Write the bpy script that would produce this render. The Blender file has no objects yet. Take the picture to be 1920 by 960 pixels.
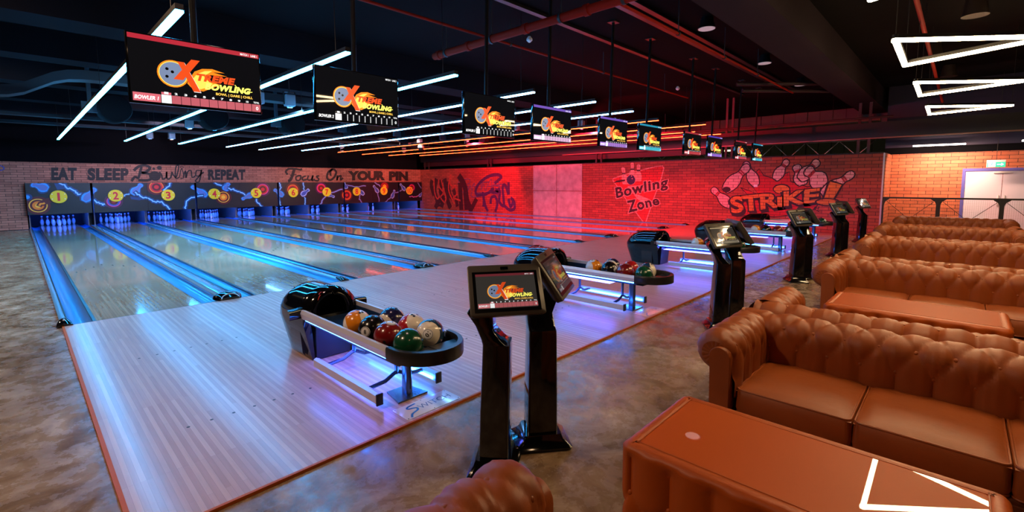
import bpy, bmesh, math, random
from mathutils import Vector, Matrix
random.seed(7)
PI = math.pi
R = math.radians
C = bpy.context.scene.collection
sc = bpy.context.scene

# ------------------------------------------------------------------ camera
F_PX, Y0 = 883.3, 425.4
YAW, PITCH, ROLL = 0.8096, -0.0938, -0.0043
CAM = Vector((-0.243, -7.318, 1.605))
fwd = Vector((math.sin(YAW)*math.cos(PITCH), math.cos(YAW)*math.cos(PITCH), math.sin(PITCH)))
rgt = Vector((math.cos(YAW), -math.sin(YAW), 0))
upv = rgt.cross(fwd)
R2 = rgt*math.cos(ROLL) + upv*math.sin(ROLL)
U2 = -rgt*math.sin(ROLL) + upv*math.cos(ROLL)
cd = bpy.data.cameras.new('camera')
cam = bpy.data.objects.new('camera', cd); C.objects.link(cam)
m = Matrix((R2, U2, -fwd)).transposed().to_4x4(); m.translation = CAM
cam.matrix_world = m
cd.sensor_width = 36; cd.lens = F_PX/1920*36
cd.shift_y = -(480-Y0)/1920
cd.clip_start = .05; cd.clip_end = 200
sc.camera = cam

def ray(px, py):
    return fwd + R2*((px-960)/F_PX) - U2*((py-Y0)/F_PX)
def on_wall_x(px, py, x):            # a measured photo point carried onto the plane x = const
    d = ray(px, py); t = (x-CAM.x)/d.x; p = CAM+d*t; return (p.y, p.z)
def on_wall_y(px, py, y):
    d = ray(px, py); t = (y-CAM.y)/d.y; p = CAM+d*t; return (p.x, p.z)

# ------------------------------------------------------------------ world / exposure
sc.view_settings.view_transform = 'Standard'
sc.view_settings.look = 'None'
sc.view_settings.gamma = 1
sc.view_settings.use_curve_mapping = False
sc.view_settings.exposure = 0.0
w = bpy.data.worlds.new('world'); sc.world = w; w.use_nodes = True
w.node_tree.nodes['Background'].inputs[0].default_value = (.05, .06, .12, 1)
w.node_tree.nodes['Background'].inputs[1].default_value = .02

# light levels (tuning)
TUBE_BLUE = ((.03, .42, 1.0), 66)
TUBE_COOL = ((.15, .46, 1.0), 40)
TUBE_RED = ((1.0, .05, .012), 24)
TRI_WHITE = ((1.0, .68, .36), 70)
LED_BLUE = ((.03, .20, 1.0), 40)
RACK_GLOW = ((.10, .12, 1.0), 13)
PIT_BLUE = ((.015, .10, 1.0), 55)
RED_WASH = ((1.0, .012, .03), 2100)
PINK_WASH = ((1.0, .58, .44), 110)
MASK_WASH = ((.62, .75, 1.0), 200)
BLUE_WASH = ((.22, .60, 1.0), 1300)
LOUNGE_FILL = ((1.0, .62, .34), 8)
DOOR_WASH = ((1.0, .60, .42), 120)

def area(name, loc, target, col, watt, sx=.3, sy=.3, spread=PI):
    d = bpy.data.lights.new(name, 'AREA'); d.energy = watt; d.color = col
    d.shape = 'ELLIPSE' if sx == sy else 'RECTANGLE'; d.size = sx; d.size_y = sy; d.spread = spread
    o = bpy.data.objects.new(name, d); C.objects.link(o); o.location = loc
    o.rotation_euler = (Vector(target)-Vector(loc)).to_track_quat('-Z', 'Y').to_euler()
    return o
def spot(name, loc, target, col, watt, angle=60, blend=.3, r=.05):
    d = bpy.data.lights.new(name, 'SPOT'); d.energy = watt; d.color = col
    d.spot_size = math.radians(angle); d.spot_blend = blend; d.shadow_soft_size = r
    o = bpy.data.objects.new(name, d); C.objects.link(o); o.location = loc
    o.rotation_euler = (Vector(target)-Vector(loc)).to_track_quat('-Z', 'Y').to_euler()
    return o

LP = 1.688                                   # lane pitch
def lane_x(i):                               # centre of lane i (1..10)
    k = (i-1)//2
    return k*2*LP + (.84 if i % 2 else 2.595)
def pair_x(k): return 1.715 + 2*LP*k
WX = 17.1                                    # red wall plane
WY = 17.0                                    # back brick wall plane
MY = 16.80                                   # masking unit face
CEIL = 4.5

# red theatrical spots (each sits in a white fixture built further down)
SPOTS = []
def stage_spot(loc, target, col, watt, angle, blend=.3):
    SPOTS.append(loc); spot('stage_light', loc, target, col, watt, angle, blend)
stage_spot((14.3, 9.4, 3.25), (17.1, 12.5, .9), RED_WASH[0], RED_WASH[1]*.62, 120)
stage_spot((12.4, 7.2, 3.25), (17.1, 6.0, 1.0), RED_WASH[0], RED_WASH[1]*1.2, 125)
stage_spot((12.2, 1.5, 3.25), (17.1, 1.2, 1.0), RED_WASH[0], RED_WASH[1]*1.2, 125)
stage_spot((11.1, 9.3, 3.2), (12.5, 16.8, 1.4), PINK_WASH[0], PINK_WASH[1]*8, 95)
stage_spot((10.8, 14.6, 3.25), (10.6, 17.0, 1.7), (1, .38, .32), 210, 130)
stage_spot((14.6, 15.0, 3.25), (14.8, 17.0, 1.7), (1, .34, .24), 150, 130)
stage_spot((3.43, 9.33, 3.2), (4.2, 16.8, 1.4), (.85, .68, .95), 640, 95)
stage_spot((3.95, 14.4, 3.25), (4.4, 17.0, 1.9), (1, .50, .45), 150, 135)
stage_spot((3.34, 14.7, 3.25), (1.6, 17.0, 1.6), (.75, .62, .9), 90, 135)
stage_spot((4.06, 9.29, 3.2), (2.2, 9.5, 0), BLUE_WASH[0], BLUE_WASH[1], 130)
stage_spot((3.34, 3.33, 3.2), (0.6, 5.0, 0), BLUE_WASH[0], BLUE_WASH[1]*.8, 130)
stage_spot((3.93, 3.21, 3.2), (6.5, 5.0, 0), BLUE_WASH[0], BLUE_WASH[1]*.8, 130)
stage_spot((11.0, 3.2, 3.25), (12.5, 4.5, 0), (1, .08, .08), 180, 130)

# added fill lamps over the lounge, unseen and without fixtures
LOUNGE_FILL_XY = [(x, y) for x in (-.2, 3.3, 6.8, 10.3, 13.8) for y in (-8.6,)]
for x, y in LOUNGE_FILL_XY:
    area('lounge_fill_light', (x, y, CEIL-.06), (x, y, 0), LOUNGE_FILL[0], LOUNGE_FILL[1], .3, .3)
for k in range(5):
    area('approach_downlight', (5.0+3.41*k if k else 1.6, -3.85, CEIL-.205), (5.0+3.41*k if k else 1.6, -3.85, 0), (1, .60, .52), .4 if k else 14, .26, .26)
for y_ in (-3.85, 1.5, 7.0): area('side_fill_light', (-1.9, y_, CEIL-.06), (-1.9, y_, 0), (1, .66, .42), 120, .24, .24)  # added warm fill for the left floor strip, no fixtures here
area('door_wall_lamp', (17.7, -6.9, 2.55), (18.55, -6.9, .9), DOOR_WASH[0], DOOR_WASH[1], 1.2, .08)

# ------------------------------------------------------------------ materials
def lin(c): return c/12.92 if c <= .04045 else ((c+.055)/1.055)**2.4
def H(h):
    h = h.lstrip('#'); return tuple(lin(int(h[i:i+2], 16)/255) for i in (0, 2, 4))
def mat(name, col, rough=.5, metal=0, emit=None, es=0, coat=0, spec=.5, alpha=1, trans=0):
    if name in bpy.data.materials: return bpy.data.materials[name]
    m = bpy.data.materials.new(name); m.use_nodes = True
    b = m.node_tree.nodes['Principled BSDF']
    b.inputs['Base Color'].default_value = (*col, 1)
    b.inputs['Roughness'].default_value = rough
    b.inputs['Metallic'].default_value = metal
    b.inputs['Specular IOR Level'].default_value = spec
    b.inputs['Coat Weight'].default_value = coat
    b.inputs['Coat Roughness'].default_value = .05
    b.inputs['Transmission Weight'].default_value = trans
    if emit:
        b.inputs['Emission Color'].default_value = (*emit, 1)
        b.inputs['Emission Strength'].default_value = es
    return m
class NT:
    def __init__(s, m): s.t = m.node_tree; s.b = s.t.nodes['Principled BSDF']
    def n(s, typ, **kw):
        x = s.t.nodes.new(typ)
        for k, v in kw.items():
            if k.startswith('i_'):
                key = k[2:].replace('_', ' ')
                x.inputs[int(key) if key.isdigit() else key].default_value = v
            else: setattr(x, k, v)
        return x
    def l(s, a, b): s.t.links.new(a, b)
    def math(s, op, a, b=None):
        x = s.n('ShaderNodeMath', operation=op)
        for k, v in ((0, a), (1, b)):
            if v is None: continue
            if isinstance(v, (int, float)): x.inputs[k].default_value = v
            else: s.l(v, x.inputs[k])
        return x.outputs[0]
    def mix(s, f, a, b, mode='MIX'):
        x = s.n('ShaderNodeMix', data_type='RGBA', blend_type=mode)
        for k, v in ((0, f), (6, a), (7, b)):
            if isinstance(v, (int, float)): x.inputs[k].default_value = v
            elif isinstance(v, tuple): x.inputs[k].default_value = (*v, 1) if len(v) == 3 else v
            else: s.l(v, x.inputs[k])
        return x.outputs[2]
    def ramp(s, f, stops):
        x = s.n('ShaderNodeValToRGB'); e = x.color_ramp.elements
        for i, (p, c) in enumerate(stops):
            q = e[i] if i < 2 else e.new(p)
            q.position = p; q.color = (*c, 1)
        s.l(f, x.inputs[0]); return x.outputs[0]

def brick(name, c1, c2, axis, mortar=(.015, .007, .006), rough=.62, bw=.335, rh=.1):
    m = mat(name, c1, rough)
    t = NT(m); g = t.n('ShaderNodeNewGeometry'); sp = t.n('ShaderNodeSeparateXYZ'); t.l(g.outputs['Position'], sp.inputs[0])
    cb = t.n('ShaderNodeCombineXYZ'); t.l(sp.outputs['Y' if axis == 'x' else 'X'], cb.inputs[0]); t.l(sp.outputs['Z'], cb.inputs[1])
    b = t.n('ShaderNodeTexBrick'); b.offset = .5
    t.l(cb.outputs[0], b.inputs['Vector'])
    b.inputs['Color1'].default_value = (*c1, 1); b.inputs['Color2'].default_value = (*c2, 1); b.inputs['Mortar'].default_value = (*mortar, 1)
    b.inputs['Scale'].default_value = 1; b.inputs['Brick Width'].default_value = bw; b.inputs['Row Height'].default_value = rh
    b.inputs['Mortar Size'].default_value = .006; b.inputs['Mortar Smooth'].default_value = .1; b.inputs['Bias'].default_value = 0
    n = t.n('ShaderNodeTexNoise', i_Scale=9, i_Detail=5); t.l(g.outputs['Position'], n.inputs['Vector'])
    c = t.mix(.28, b.outputs['Color'], t.ramp(n.outputs[0], [(.3, (.4, .4, .4)), (.7, (1, 1, 1))]), 'MULTIPLY')
    t.l(c, t.b.inputs['Base Color'])
    bp = t.n('ShaderNodeBump', i_Strength=.25, i_Distance=.004, invert=True); t.l(b.outputs['Fac'], bp.inputs['Height']); t.l(bp.outputs[0], t.b.inputs['Normal'])
    return m

def planks(name, c1, c2, c3, rough, coat, row=.0275, ln=1.05, stripe=.35):
    m = mat(name, c1, rough, coat=coat)
    t = NT(m); g = t.n('ShaderNodeNewGeometry'); sp = t.n('ShaderNodeSeparateXYZ'); t.l(g.outputs['Position'], sp.inputs[0])
    cb = t.n('ShaderNodeCombineXYZ'); t.l(sp.outputs['Y'], cb.inputs[0]); t.l(sp.outputs['X'], cb.inputs[1])
    b = t.n('ShaderNodeTexBrick'); b.offset = .37; b.offset_frequency = 3
    t.l(cb.outputs[0], b.inputs['Vector'])
    b.inputs['Color1'].default_value = (*c1, 1); b.inputs['Color2'].default_value = (*c2, 1); b.inputs['Mortar'].default_value = (*[v*.55 for v in c2], 1)
    b.inputs['Scale'].default_value = 1; b.inputs['Brick Width'].default_value = ln; b.inputs['Row Height'].default_value = row
    b.inputs['Mortar Size'].default_value = .0006; b.inputs['Mortar Smooth'].default_value = .2
    alt = t.math('FLOORED_MODULO', t.math('FLOOR', t.math('DIVIDE', sp.outputs['X'], row)), 2)
    c = t.mix(t.math('MULTIPLY', alt, stripe), b.outputs['Color'], c3)
    n = t.n('ShaderNodeTexNoise', i_Scale=1, i_Detail=4)
    mp = t.n('ShaderNodeMapping'); mp.inputs['Scale'].default_value = (60, 3, 1); t.l(g.outputs['Position'], mp.inputs[0]); t.l(mp.outputs[0], n.inputs['Vector'])
    c = t.mix(.3, c, t.ramp(n.outputs[0], [(.3, (.55, .55, .55)), (.7, (1, 1, 1))]), 'MULTIPLY')
    t.l(c, t.b.inputs['Base Color'])
    n2 = t.n('ShaderNodeTexNoise', i_Scale=1, i_Detail=2)
    mp2 = t.n('ShaderNodeMapping'); mp2.inputs['Scale'].default_value = (9, 1.4, 1); t.l(g.outputs['Position'], mp2.inputs[0]); t.l(mp2.outputs[0], n2.inputs['Vector'])
    bp = t.n('ShaderNodeBump', i_Strength=(.008 if rough < .2 else .05), i_Distance=.01); t.l(n2.outputs[0], bp.inputs['Height']); t.l(bp.outputs[0], t.b.inputs['Normal']); t.l(bp.outputs[0], t.b.inputs['Coat Normal'])
    t.b.inputs['Coat Roughness'].default_value = .05 if rough < .2 else .17
    return m

M = {}
M['brick_red'] = brick('brick_wallpaper_side', H('#b8543c'), H('#94402e'), 'x')
M['brick_back'] = brick('brick_wallpaper_back', H('#c47e66'), H('#a0614c'), 'y', rh=.085)
M['brick_door'] = brick('brick_wallpaper_door', H('#c8704a'), H('#ab5a3a'), 'x')
M['lane'] = planks('lane_maple', H('#c4b296'), H('#ac987e'), H('#8e7b66'), .13, .6, stripe=.25)
M['approach'] = planks('approach_maple', H('#d6b09c'), H('#c49a86'), H('#9c7260'), .40, .42, stripe=.36)
M['black_gloss'] = mat('black_gloss_plastic', (.003, .003, .004), .09, coat=.2)
M['black'] = mat('black_matte', (.008, .008, .009), .55)
M['black_satin'] = mat('black_satin', (.012, .012, .013), .35)
M['bezel'] = mat('charcoal_bezel', H('#4a443d'), .35, metal=.2)
M['silver'] = mat('brushed_aluminium', H('#d6d0d2'), .38, metal=.25)
M['steel'] = mat('blue_steel_tube', H('#5a6a80'), .25, metal=.8)
M['gutter'] = mat('gutter_plastic', H('#2584c4'), .3, coat=.4)
M['capping'] = mat('capping_plastic', H('#6aaed2'), .22, coat=.6)
M['cap_edge'] = mat('capping_edge_dark', (.01, .012, .02), .3)
M['orange_trim'] = mat('orange_edge_trim', H('#b8580c'), .5, spec=.2)
M['white'] = mat('white_paint', (.8, .8, .82), .4)
M['white_gloss'] = mat('white_gloss', (.75, .75, .75), .15, coat=.6)
M['ceiling'] = mat('ceiling_dark', H('#070709'), .95, spec=.1)
M['beam'] = mat('beam_grey', H('#151418'), .95, spec=.1)
M['beam_big'] = mat('beam_plum_grey', H('#2a2229'), .95, spec=.1)
M['dark_wall'] = mat('dark_wall_paint', H('#07080c'), .95, spec=.1)
M['pipe_red'] = mat('sprinkler_red', H('#94200f'), .7, spec=.15)
M['rail'] = mat('rail_dark_steel', (.02, .016, .013), .45)
M['ball_white'] = mat('pin_white', (.8, .8, .82), .18, coat=.6)
M['stripe_red'] = mat('pin_red_stripe', (.65, .02, .03), .2)
M['disc_yellow'] = mat('disc_yellow', H('#e8d51e'), .4)
M['numeral_red'] = mat('numeral_red', H('#d81530'), .4)
M['decal_dark'] = brick('lettering_dark', (.022, .014, .014), (.016, .01, .01), 'y', mortar=(.004, .003, .003), rh=.085)
M['pit'] = mat('pit_dark', (.012, .012, .016), .7)
M['kick'] = mat('kickback_panel', H('#6d6258'), .6)
M['mask'] = mat('masking_navy', H('#12141d'), .4)
M['screen_black'] = mat('screen_glass', (.003, .003, .004), .02, spec=.35, emit=(.004, .004, .005), es=1)
M['post'] = mat('plum_post', H('#331c1e'), .6)
M['grey_panel'] = mat('grey_green_panel', H('#56584a'), .7)
M['pink_panel'] = None

# leather
def leather(name, col, col2, rough=.36):
    m = mat(name, col, rough, spec=.35); t = NT(m)
    tc = t.n('ShaderNodeTexCoord'); n = t.n('ShaderNodeTexNoise', i_Scale=5, i_Detail=4); t.l(tc.outputs['Object'], n.inputs['Vector'])
    t.l(t.mix(n.outputs[0], col, col2), t.b.inputs['Base Color'])
    v = t.n('ShaderNodeTexVoronoi', i_Scale=420); t.l(tc.outputs['Object'], v.inputs['Vector'])
    n3 = t.n('ShaderNodeTexNoise', i_Scale=22, i_Detail=3); t.l(tc.outputs['Object'], n3.inputs['Vector'])
    h = t.math('ADD', t.math('MULTIPLY', v.outputs['Distance'], .12), n3.outputs[0])
    bp = t.n('ShaderNodeBump', i_Strength=.25, i_Distance=.006); t.l(h, bp.inputs['Height']); t.l(bp.outputs[0], t.b.inputs['Normal'])
    return m
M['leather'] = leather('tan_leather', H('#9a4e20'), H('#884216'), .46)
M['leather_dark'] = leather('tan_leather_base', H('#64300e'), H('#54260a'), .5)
M['leather_orange'] = leather('orange_leather', H('#b45008'), H('#a44606'), .45)
M['table_glass'] = mat('table_glass_top', H('#ba5004'), .5, coat=.7, spec=.2); M['table_glass'].node_tree.nodes['Principled BSDF'].inputs['Coat Roughness'].default_value = .01

# concrete
def concrete():
    m = mat('polished_concrete', H('#6d5e50'), .3, spec=.5); t = NT(m); g = t.n('ShaderNodeNewGeometry')
    n = t.n('ShaderNodeTexNoise', i_Scale=1.9, i_Detail=12, i_Roughness=.74, i_Distortion=.9); t.l(g.outputs['Position'], n.inputs['Vector'])
    n2 = t.n('ShaderNodeTexNoise', i_Scale=7, i_Detail=6, i_Roughness=.7); t.l(g.outputs['Position'], n2.inputs['Vector'])
    c = t.ramp(n.outputs[0], [(.33, H('#57432f')), (.48, H('#8a7054')), (.66, H('#bca68a'))])
    c = t.mix(.5, c, t.ramp(n2.outputs[0], [(.3, (.62, .6, .58)), (.6, (1, 1, 1))]), 'MULTIPLY')
    t.l(c, t.b.inputs['Base Color'])
    t.l(t.ramp(n2.outputs[0], [(.35, (.12, .12, .12)), (.65, (.42, .42, .42))]), t.b.inputs['Roughness'])
    bp = t.n('ShaderNodeBump', i_Strength=.18, i_Distance=.004); t.l(n2.outputs[0], bp.inputs['Height']); t.l(bp.outputs[0], t.b.inputs['Normal'])
    return m
M['concrete'] = concrete()
def pinkpanel():
    m = mat('fair_faced_panel', H('#b8a8a6'), .6); t = NT(m); g = t.n('ShaderNodeNewGeometry')
    n = t.n('ShaderNodeTexNoise', i_Scale=4, i_Detail=6); t.l(g.outputs['Position'], n.inputs['Vector'])
    t.l(t.ramp(n.outputs[0], [(.3, H('#a89896')), (.7, H('#c8bcb8'))]), t.b.inputs['Base Color']); return m
M['pink_panel'] = pinkpanel()
def emitm(name, col, s): return mat(name, (0, 0, 0), .5, emit=col, es=s)
M['tube_blue'] = emitm('tube_blue', *TUBE_BLUE)
M['tube_cool'] = emitm('tube_cool', *TUBE_COOL)
M['tube_red'] = emitm('tube_red', *TUBE_RED)
M['tri'] = emitm('triangle_white', *TRI_WHITE)
M['led'] = emitm('led_blue', *LED_BLUE)
M['led_rack'] = emitm('led_violet', *RACK_GLOW)

# ------------------------------------------------------------------ mesh helpers
def BM(): return bmesh.new()
def _xf(pts, mtx): return [mtx @ Vector(p) for p in pts] if mtx else [Vector(p) for p in pts]
def box(bm, x0, x1, y0, y1, z0, z1, mi=0, mtx=None, bev=0):
    P = _xf([(x, y, z) for x in (x0, x1) for y in (y0, y1) for z in (z0, z1)], mtx)
    v = [bm.verts.new(p) for p in P]
    fs = [bm.faces.new([v[i] for i in q]) for q in ((0, 1, 3, 2), (4, 6, 7, 5), (0, 4, 5, 1), (2, 3, 7, 6), (0, 2, 6, 4), (1, 5, 7, 3))]
    for f in fs: f.material_index = mi
    if bev:
        es = list({e for f in fs for e in f.edges})
        r = bmesh.ops.bevel(bm, geom=es, offset=bev, segments=3, profile=.5, affect='EDGES')
        for f in r['faces']: f.material_index = mi
def loft(bm, secs, mi=0, closed=True, cap=True, mtx=None):
    rows = [[bm.verts.new(p) for p in _xf(s, mtx)] for s in secs]
    n = len(rows[0])
    for a, b in zip(rows, rows[1:]):
        for i in range(n if closed else n-1):
            j = (i+1) % n
            try: f = bm.faces.new((a[i], a[j], b[j], b[i])); f.material_index = mi
            except ValueError: pass
    if cap and closed:
        for r in (rows[0][::-1], rows[-1]):
            try: f = bm.faces.new(r); f.material_index = mi
            except ValueError: pass
    return rows
def rrect(w, h, r, n=4, cx=0, cy=0):
    out = []
    for sx, sy, a0 in ((1, 1, 0), (-1, 1, 90), (-1, -1, 180), (1, -1, 270)):
        for k in range(n+1):
            a = math.radians(a0+90*k/n)
            out.append((cx+sx*(w/2-r)+r*math.cos(a), cy+sy*(h/2-r)+r*math.sin(a)))
    return out
def tube(bm, pts, r, mi=0, n=10, mtx=None, cap=True):
    pts = [Vector(p) for p in pts]; secs = []
    T = [(pts[min(i+1, len(pts)-1)]-pts[max(i-1, 0)]).normalized() for i in range(len(pts))]
    ref = Vector((0, 0, 1)) if abs(T[0].z) < .9 else Vector((1, 0, 0))
    for i, p in enumerate(pts):
        a = T[i].cross(ref)
        if a.length < 1e-4: a = T[i].orthogonal()
        a.normalize(); b = T[i].cross(a)
        rr = r[i] if isinstance(r, (list, tuple)) else r
        secs.append([p+a*math.cos(2*PI*k/n)*rr+b*math.sin(2*PI*k/n)*rr for k in range(n)])
    loft(bm, secs, mi, cap=cap, mtx=mtx)
def lathe(bm, prof, n=16, mi=0, mtx=None, mis=None):
    rows = []
    for r, z in prof:
        rows.append([bm.verts.new(p) for p in _xf([(r*math.cos(2*PI*k/n), r*math.sin(2*PI*k/n), z) for k in range(n)], mtx)])
    for q, (a, b) in enumerate(zip(rows, rows[1:])):
        for i in range(n):
            f = bm.faces.new((a[i], a[(i+1) % n], b[(i+1) % n], b[i])); f.material_index = mis[q] if mis else mi
    f = bm.faces.new(rows[0][::-1]); f.material_index = mis[0] if mis else mi
    f = bm.faces.new(rows[-1]); f.material_index = mis[-1] if mis else mi
def prism(bm, pts, z0, z1, mi=0, mtx=None):
    loft(bm, [[(x, y, z0) for x, y in pts], [(x, y, z1) for x, y in pts]], mi, mtx=mtx)
def grid(bm, fn, nu, nv, mi=0, flip=False):
    V = [[bm.verts.new(fn(i/nu, j/nv)) for j in range(nv+1)] for i in range(nu+1)]
    for i in range(nu):
        for j in range(nv):
            q = (V[i][j], V[i+1][j], V[i+1][j+1], V[i][j+1])
            f = bm.faces.new(q[::-1] if flip else q); f.material_index = mi
def mesh(name, bm, mats, smooth=40):
    bmesh.ops.remove_doubles(bm, verts=bm.verts, dist=1e-5)
    bmesh.ops.recalc_face_normals(bm, faces=bm.faces)
    me = bpy.data.meshes.new(name); bm.to_mesh(me); bm.free()
    if not isinstance(mats, (list, tuple)): mats = [mats]
    for mm in mats: me.materials.append(mm)
    if smooth:
        me.polygons.foreach_set('use_smooth', [True]*len(me.polygons))
        me.set_sharp_from_angle(angle=math.radians(smooth))
    return me
def obj(name, bm, mats, parent=None, smooth=40, label=None):
    o = bpy.data.objects.new(name, mesh(name, bm, mats, smooth)); C.objects.link(o)
    if parent: o.parent = parent
    if label: o['label'] = label
    return o
def thing(name, label, cat, loc=(0, 0, 0), rz=0, group=None):
    o = bpy.data.objects.new(name, None); C.objects.link(o); o.empty_display_size = .1
    o.location = loc; o.rotation_euler = (0, 0, rz); o['label'] = label; o['category'] = cat
    if group: o['group'] = group
    return o
def tag(o, label, cat, group=None):
    o['label'] = label; o['category'] = cat
    if group: o['group'] = group
    return o
def struct(name, bm, m, parent=None, smooth=0):
    o = obj(name, bm, m, parent, smooth)
    if not parent: o['kind'] = 'structure'
    return o
def dup(root, loc=None, rz=None, label=None, group=None):
    r = root.copy(); C.objects.link(r)
    if loc is not None: r.location = loc
    if rz is not None: r.rotation_euler = (0, 0, rz)
    if label: r['label'] = label
    if group: r['group'] = group
    for ch in list(root.children):
        c = ch.copy(); C.objects.link(c); c.parent = r
        for g in list(ch.children):
            d = g.copy(); C.objects.link(d); d.parent = c
    return r

# flat artwork: polygons in a 2-D frame laid on a surface, each layer a hair in front of the last
class Art:
    def __init__(s, fn): s.fn = fn; s.bm = BM(); s.k = 0   # fn(u, v, lift)
    def poly(s, pts, mi, k=None):
        s.k += 1; l = (s.k if k is None else k)*.00025
        try: f = s.bm.faces.new([s.bm.verts.new(s.fn(u, v, l)) for u, v in pts]); f.material_index = mi
        except ValueError: pass
    def circle(s, c, r, mi, rv=None, n=28): s.poly([(c[0]+r*math.cos(2*PI*k/n), c[1]+(rv or r)*math.sin(2*PI*k/n)) for k in range(n)], mi)
    def ring(s, c, r, w_, mi, n=32, rv=None):
        s.stroke([(c[0]+r*math.cos(2*PI*k/n), c[1]+(rv or r)*math.sin(2*PI*k/n)) for k in range(n+1)], w_, mi, smooth=False)
    def stroke(s, pts, w_, mi, smooth=True, taper=False):
        P = [Vector(p) for p in pts]
        if smooth and len(P) > 2:
            Q = []
            for i in range(len(P)-1):
                a, b, c, d = P[max(i-1, 0)], P[i], P[i+1], P[min(i+2, len(P)-1)]
                for k in range(5):
                    t = k/5; Q.append(.5*((2*b)+(-a+c)*t+(2*a-5*b+4*c-d)*t*t+(-a+3*b-3*c+d)*t**3))
            P = Q+[P[-1]]
        s.k += 1; l = s.k*.00025; rows = []
        for i, p in enumerate(P):
            t = P[min(i+1, len(P)-1)]-P[max(i-1, 0)]
            if t.length < 1e-6: continue
            t.normalize(); nrm = Vector((-t.y, t.x))*w_/2
            if taper: nrm *= max(.15, 1-i/len(P))
            rows.append([s.bm.verts.new(s.fn(*(p+nrm), l)), s.bm.verts.new(s.fn(*(p-nrm), l))])
        for a, b in zip(rows, rows[1:]):
            f = s.bm.faces.new((a[0], b[0], b[1], a[1])); f.material_index = mi
    def text(s, body, quad, mi, off=0, shear=0, base_off=0, off_only=0, spacing=1):
        """quad: four (u,v) corners BL, BR, TR, TL the text is fitted into"""
        pts, faces = text2d(body, off, shear, spacing)
        bp, _ = text2d(body, base_off, shear, spacing)
        x0, x1 = min(p[0] for p in bp), max(p[0] for p in bp); y0, y1 = min(p[1] for p in bp), max(p[1] for p in bp)
        s.k += 1; l = s.k*.00025; A, B, Cc, D = [Vector(q) for q in quad]; vs = []
        for x, y in pts:
            a = (x-x0)/(x1-x0); b = (y-y0)/(y1-y0)
            p = A*(1-a)*(1-b)+B*a*(1-b)+Cc*a*b+D*(1-a)*b
            vs.append(s.bm.verts.new(s.fn(p.x, p.y, l)))
        for f in faces:
            try: q = s.bm.faces.new([vs[i] for i in f]); q.material_index = mi
            except ValueError: pass
    def done(s, name, mats, parent, label=None): return obj(name, s.bm, mats, parent, 0, label)
_tc = {}
def text2d(body, off=0, shear=0, spacing=1):
    key = (body, off, shear, spacing)
    if key in _tc: return _tc[key]
    cu = bpy.data.curves.new('t', 'FONT'); cu.body = body; cu.size = 1; cu.offset = off; cu.shear = shear; cu.space_character = spacing; cu.resolution_u = 4
    o = bpy.data.objects.new('t', cu); C.objects.link(o)
    dg = bpy.context.evaluated_depsgraph_get(); me = o.evaluated_get(dg).to_mesh()
    r = ([(v.co.x, v.co.y) for v in me.vertices], [tuple(p.vertices) for p in me.polygons])
    o.evaluated_get(dg).to_mesh_clear(); bpy.data.objects.remove(o); bpy.data.curves.remove(cu)
    _tc[key] = r; return r
def rectq(x0, x1, y0, y1): return [(x0, y0), (x1, y0), (x1, y1), (x0, y1)]

# ================================================================== ROOM
b = BM(); box(b, -5, 26, -12, 0, -.16, -.015); box(b, -5, -.001, 0, 22, -.16, -.015); box(b, WX, 26, 0, 22, -.16, -.015); box(b, -.001, WX, 19.7, 22, -.16, -.015); struct('floor', b, M['concrete'])
b = BM(); box(b, -.001, WX, 0, 19.7, -.16, -.10); struct('floor_under_lanes', b, M['black'])
b = BM(); box(b, -5, 26, -12, 22, CEIL, CEIL+.1); struct('ceiling', b, M['ceiling'])
b = BM(); box(b, -5.1, -5, -12, 22, -.1, CEIL); struct('wall_left', b, M['dark_wall'])
b = BM(); box(b, -5, 26, -12.1, -12, -.1, CEIL); struct('wall_rear', b, M['dark_wall'])
b = BM(); box(b, 26, 26.1, -12, 22, -.1, CEIL); struct('wall_far_right', b, M['grey_panel'])
b = BM(); box(b, -5, 26, 21, 21.1, -.1, CEIL); struct('wall_far_back', b, M['dark_wall'])
# brick wall around the masking units, black bulkhead above it
b = BM()
box(b, -5, -.02, WY, WY+.12, 0, 2.42); box(b, -.02, WX, WY, WY+.12, 1.66, 2.42)
wb = struct('wall_back', b, M['brick_back'])
b = BM(); box(b, -5, WX-.3, WY-.05, WY+.2, 2.42, CEIL); struct('wall_back_bulkhead', b, M['dark_wall'])
# red-lit brick wall on the right
b = BM(); box(b, WX, WX+.12, -5.62, WY+.12, -.015, 2.41); wr = struct('wall_right', b, M['brick_red'])
b = BM(); box(b, WX-.01, WX+.14, -5.62, WY+.1, 2.41, 2.44); struct('trim_1', b, M['black'])
b = BM(); box(b, WX+.01, 18.62, -5.68, -5.63, -.015, 2.41); struct('wall_return', b, brick('brick_return', H('#c8704a'), H('#ab5a3a'), 'y'))
b = BM(); box(b, 18.6, 18.7, -12, -5.5, -.015, 2.42); struct('wall_door_side', b, M['brick_door'])
b = BM(); box(b, 18.6, 18.72, -12, -5.5, 2.42, 2.62); box(b, 17.3, 17.6, -12, -5.5, 2.85, 3.2); struct('trim_2', b, M['dark_wall'])
b = BM(); box(b, 18.62, 18.7, -12, -5.5, 2.62, CEIL); struct('wall_door_upper', b, mat('deep_blue_paint', H('#141032'), .6))

b = BM(); box(b, WX-.012, WX+.03, -5.66, -5.62, -.015, 2.41); o = obj('corner_guard', b, M['silver'], None, 0); tag(o, 'thin metal corner guard at the near end of the red brick wall', 'corner guard')
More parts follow.
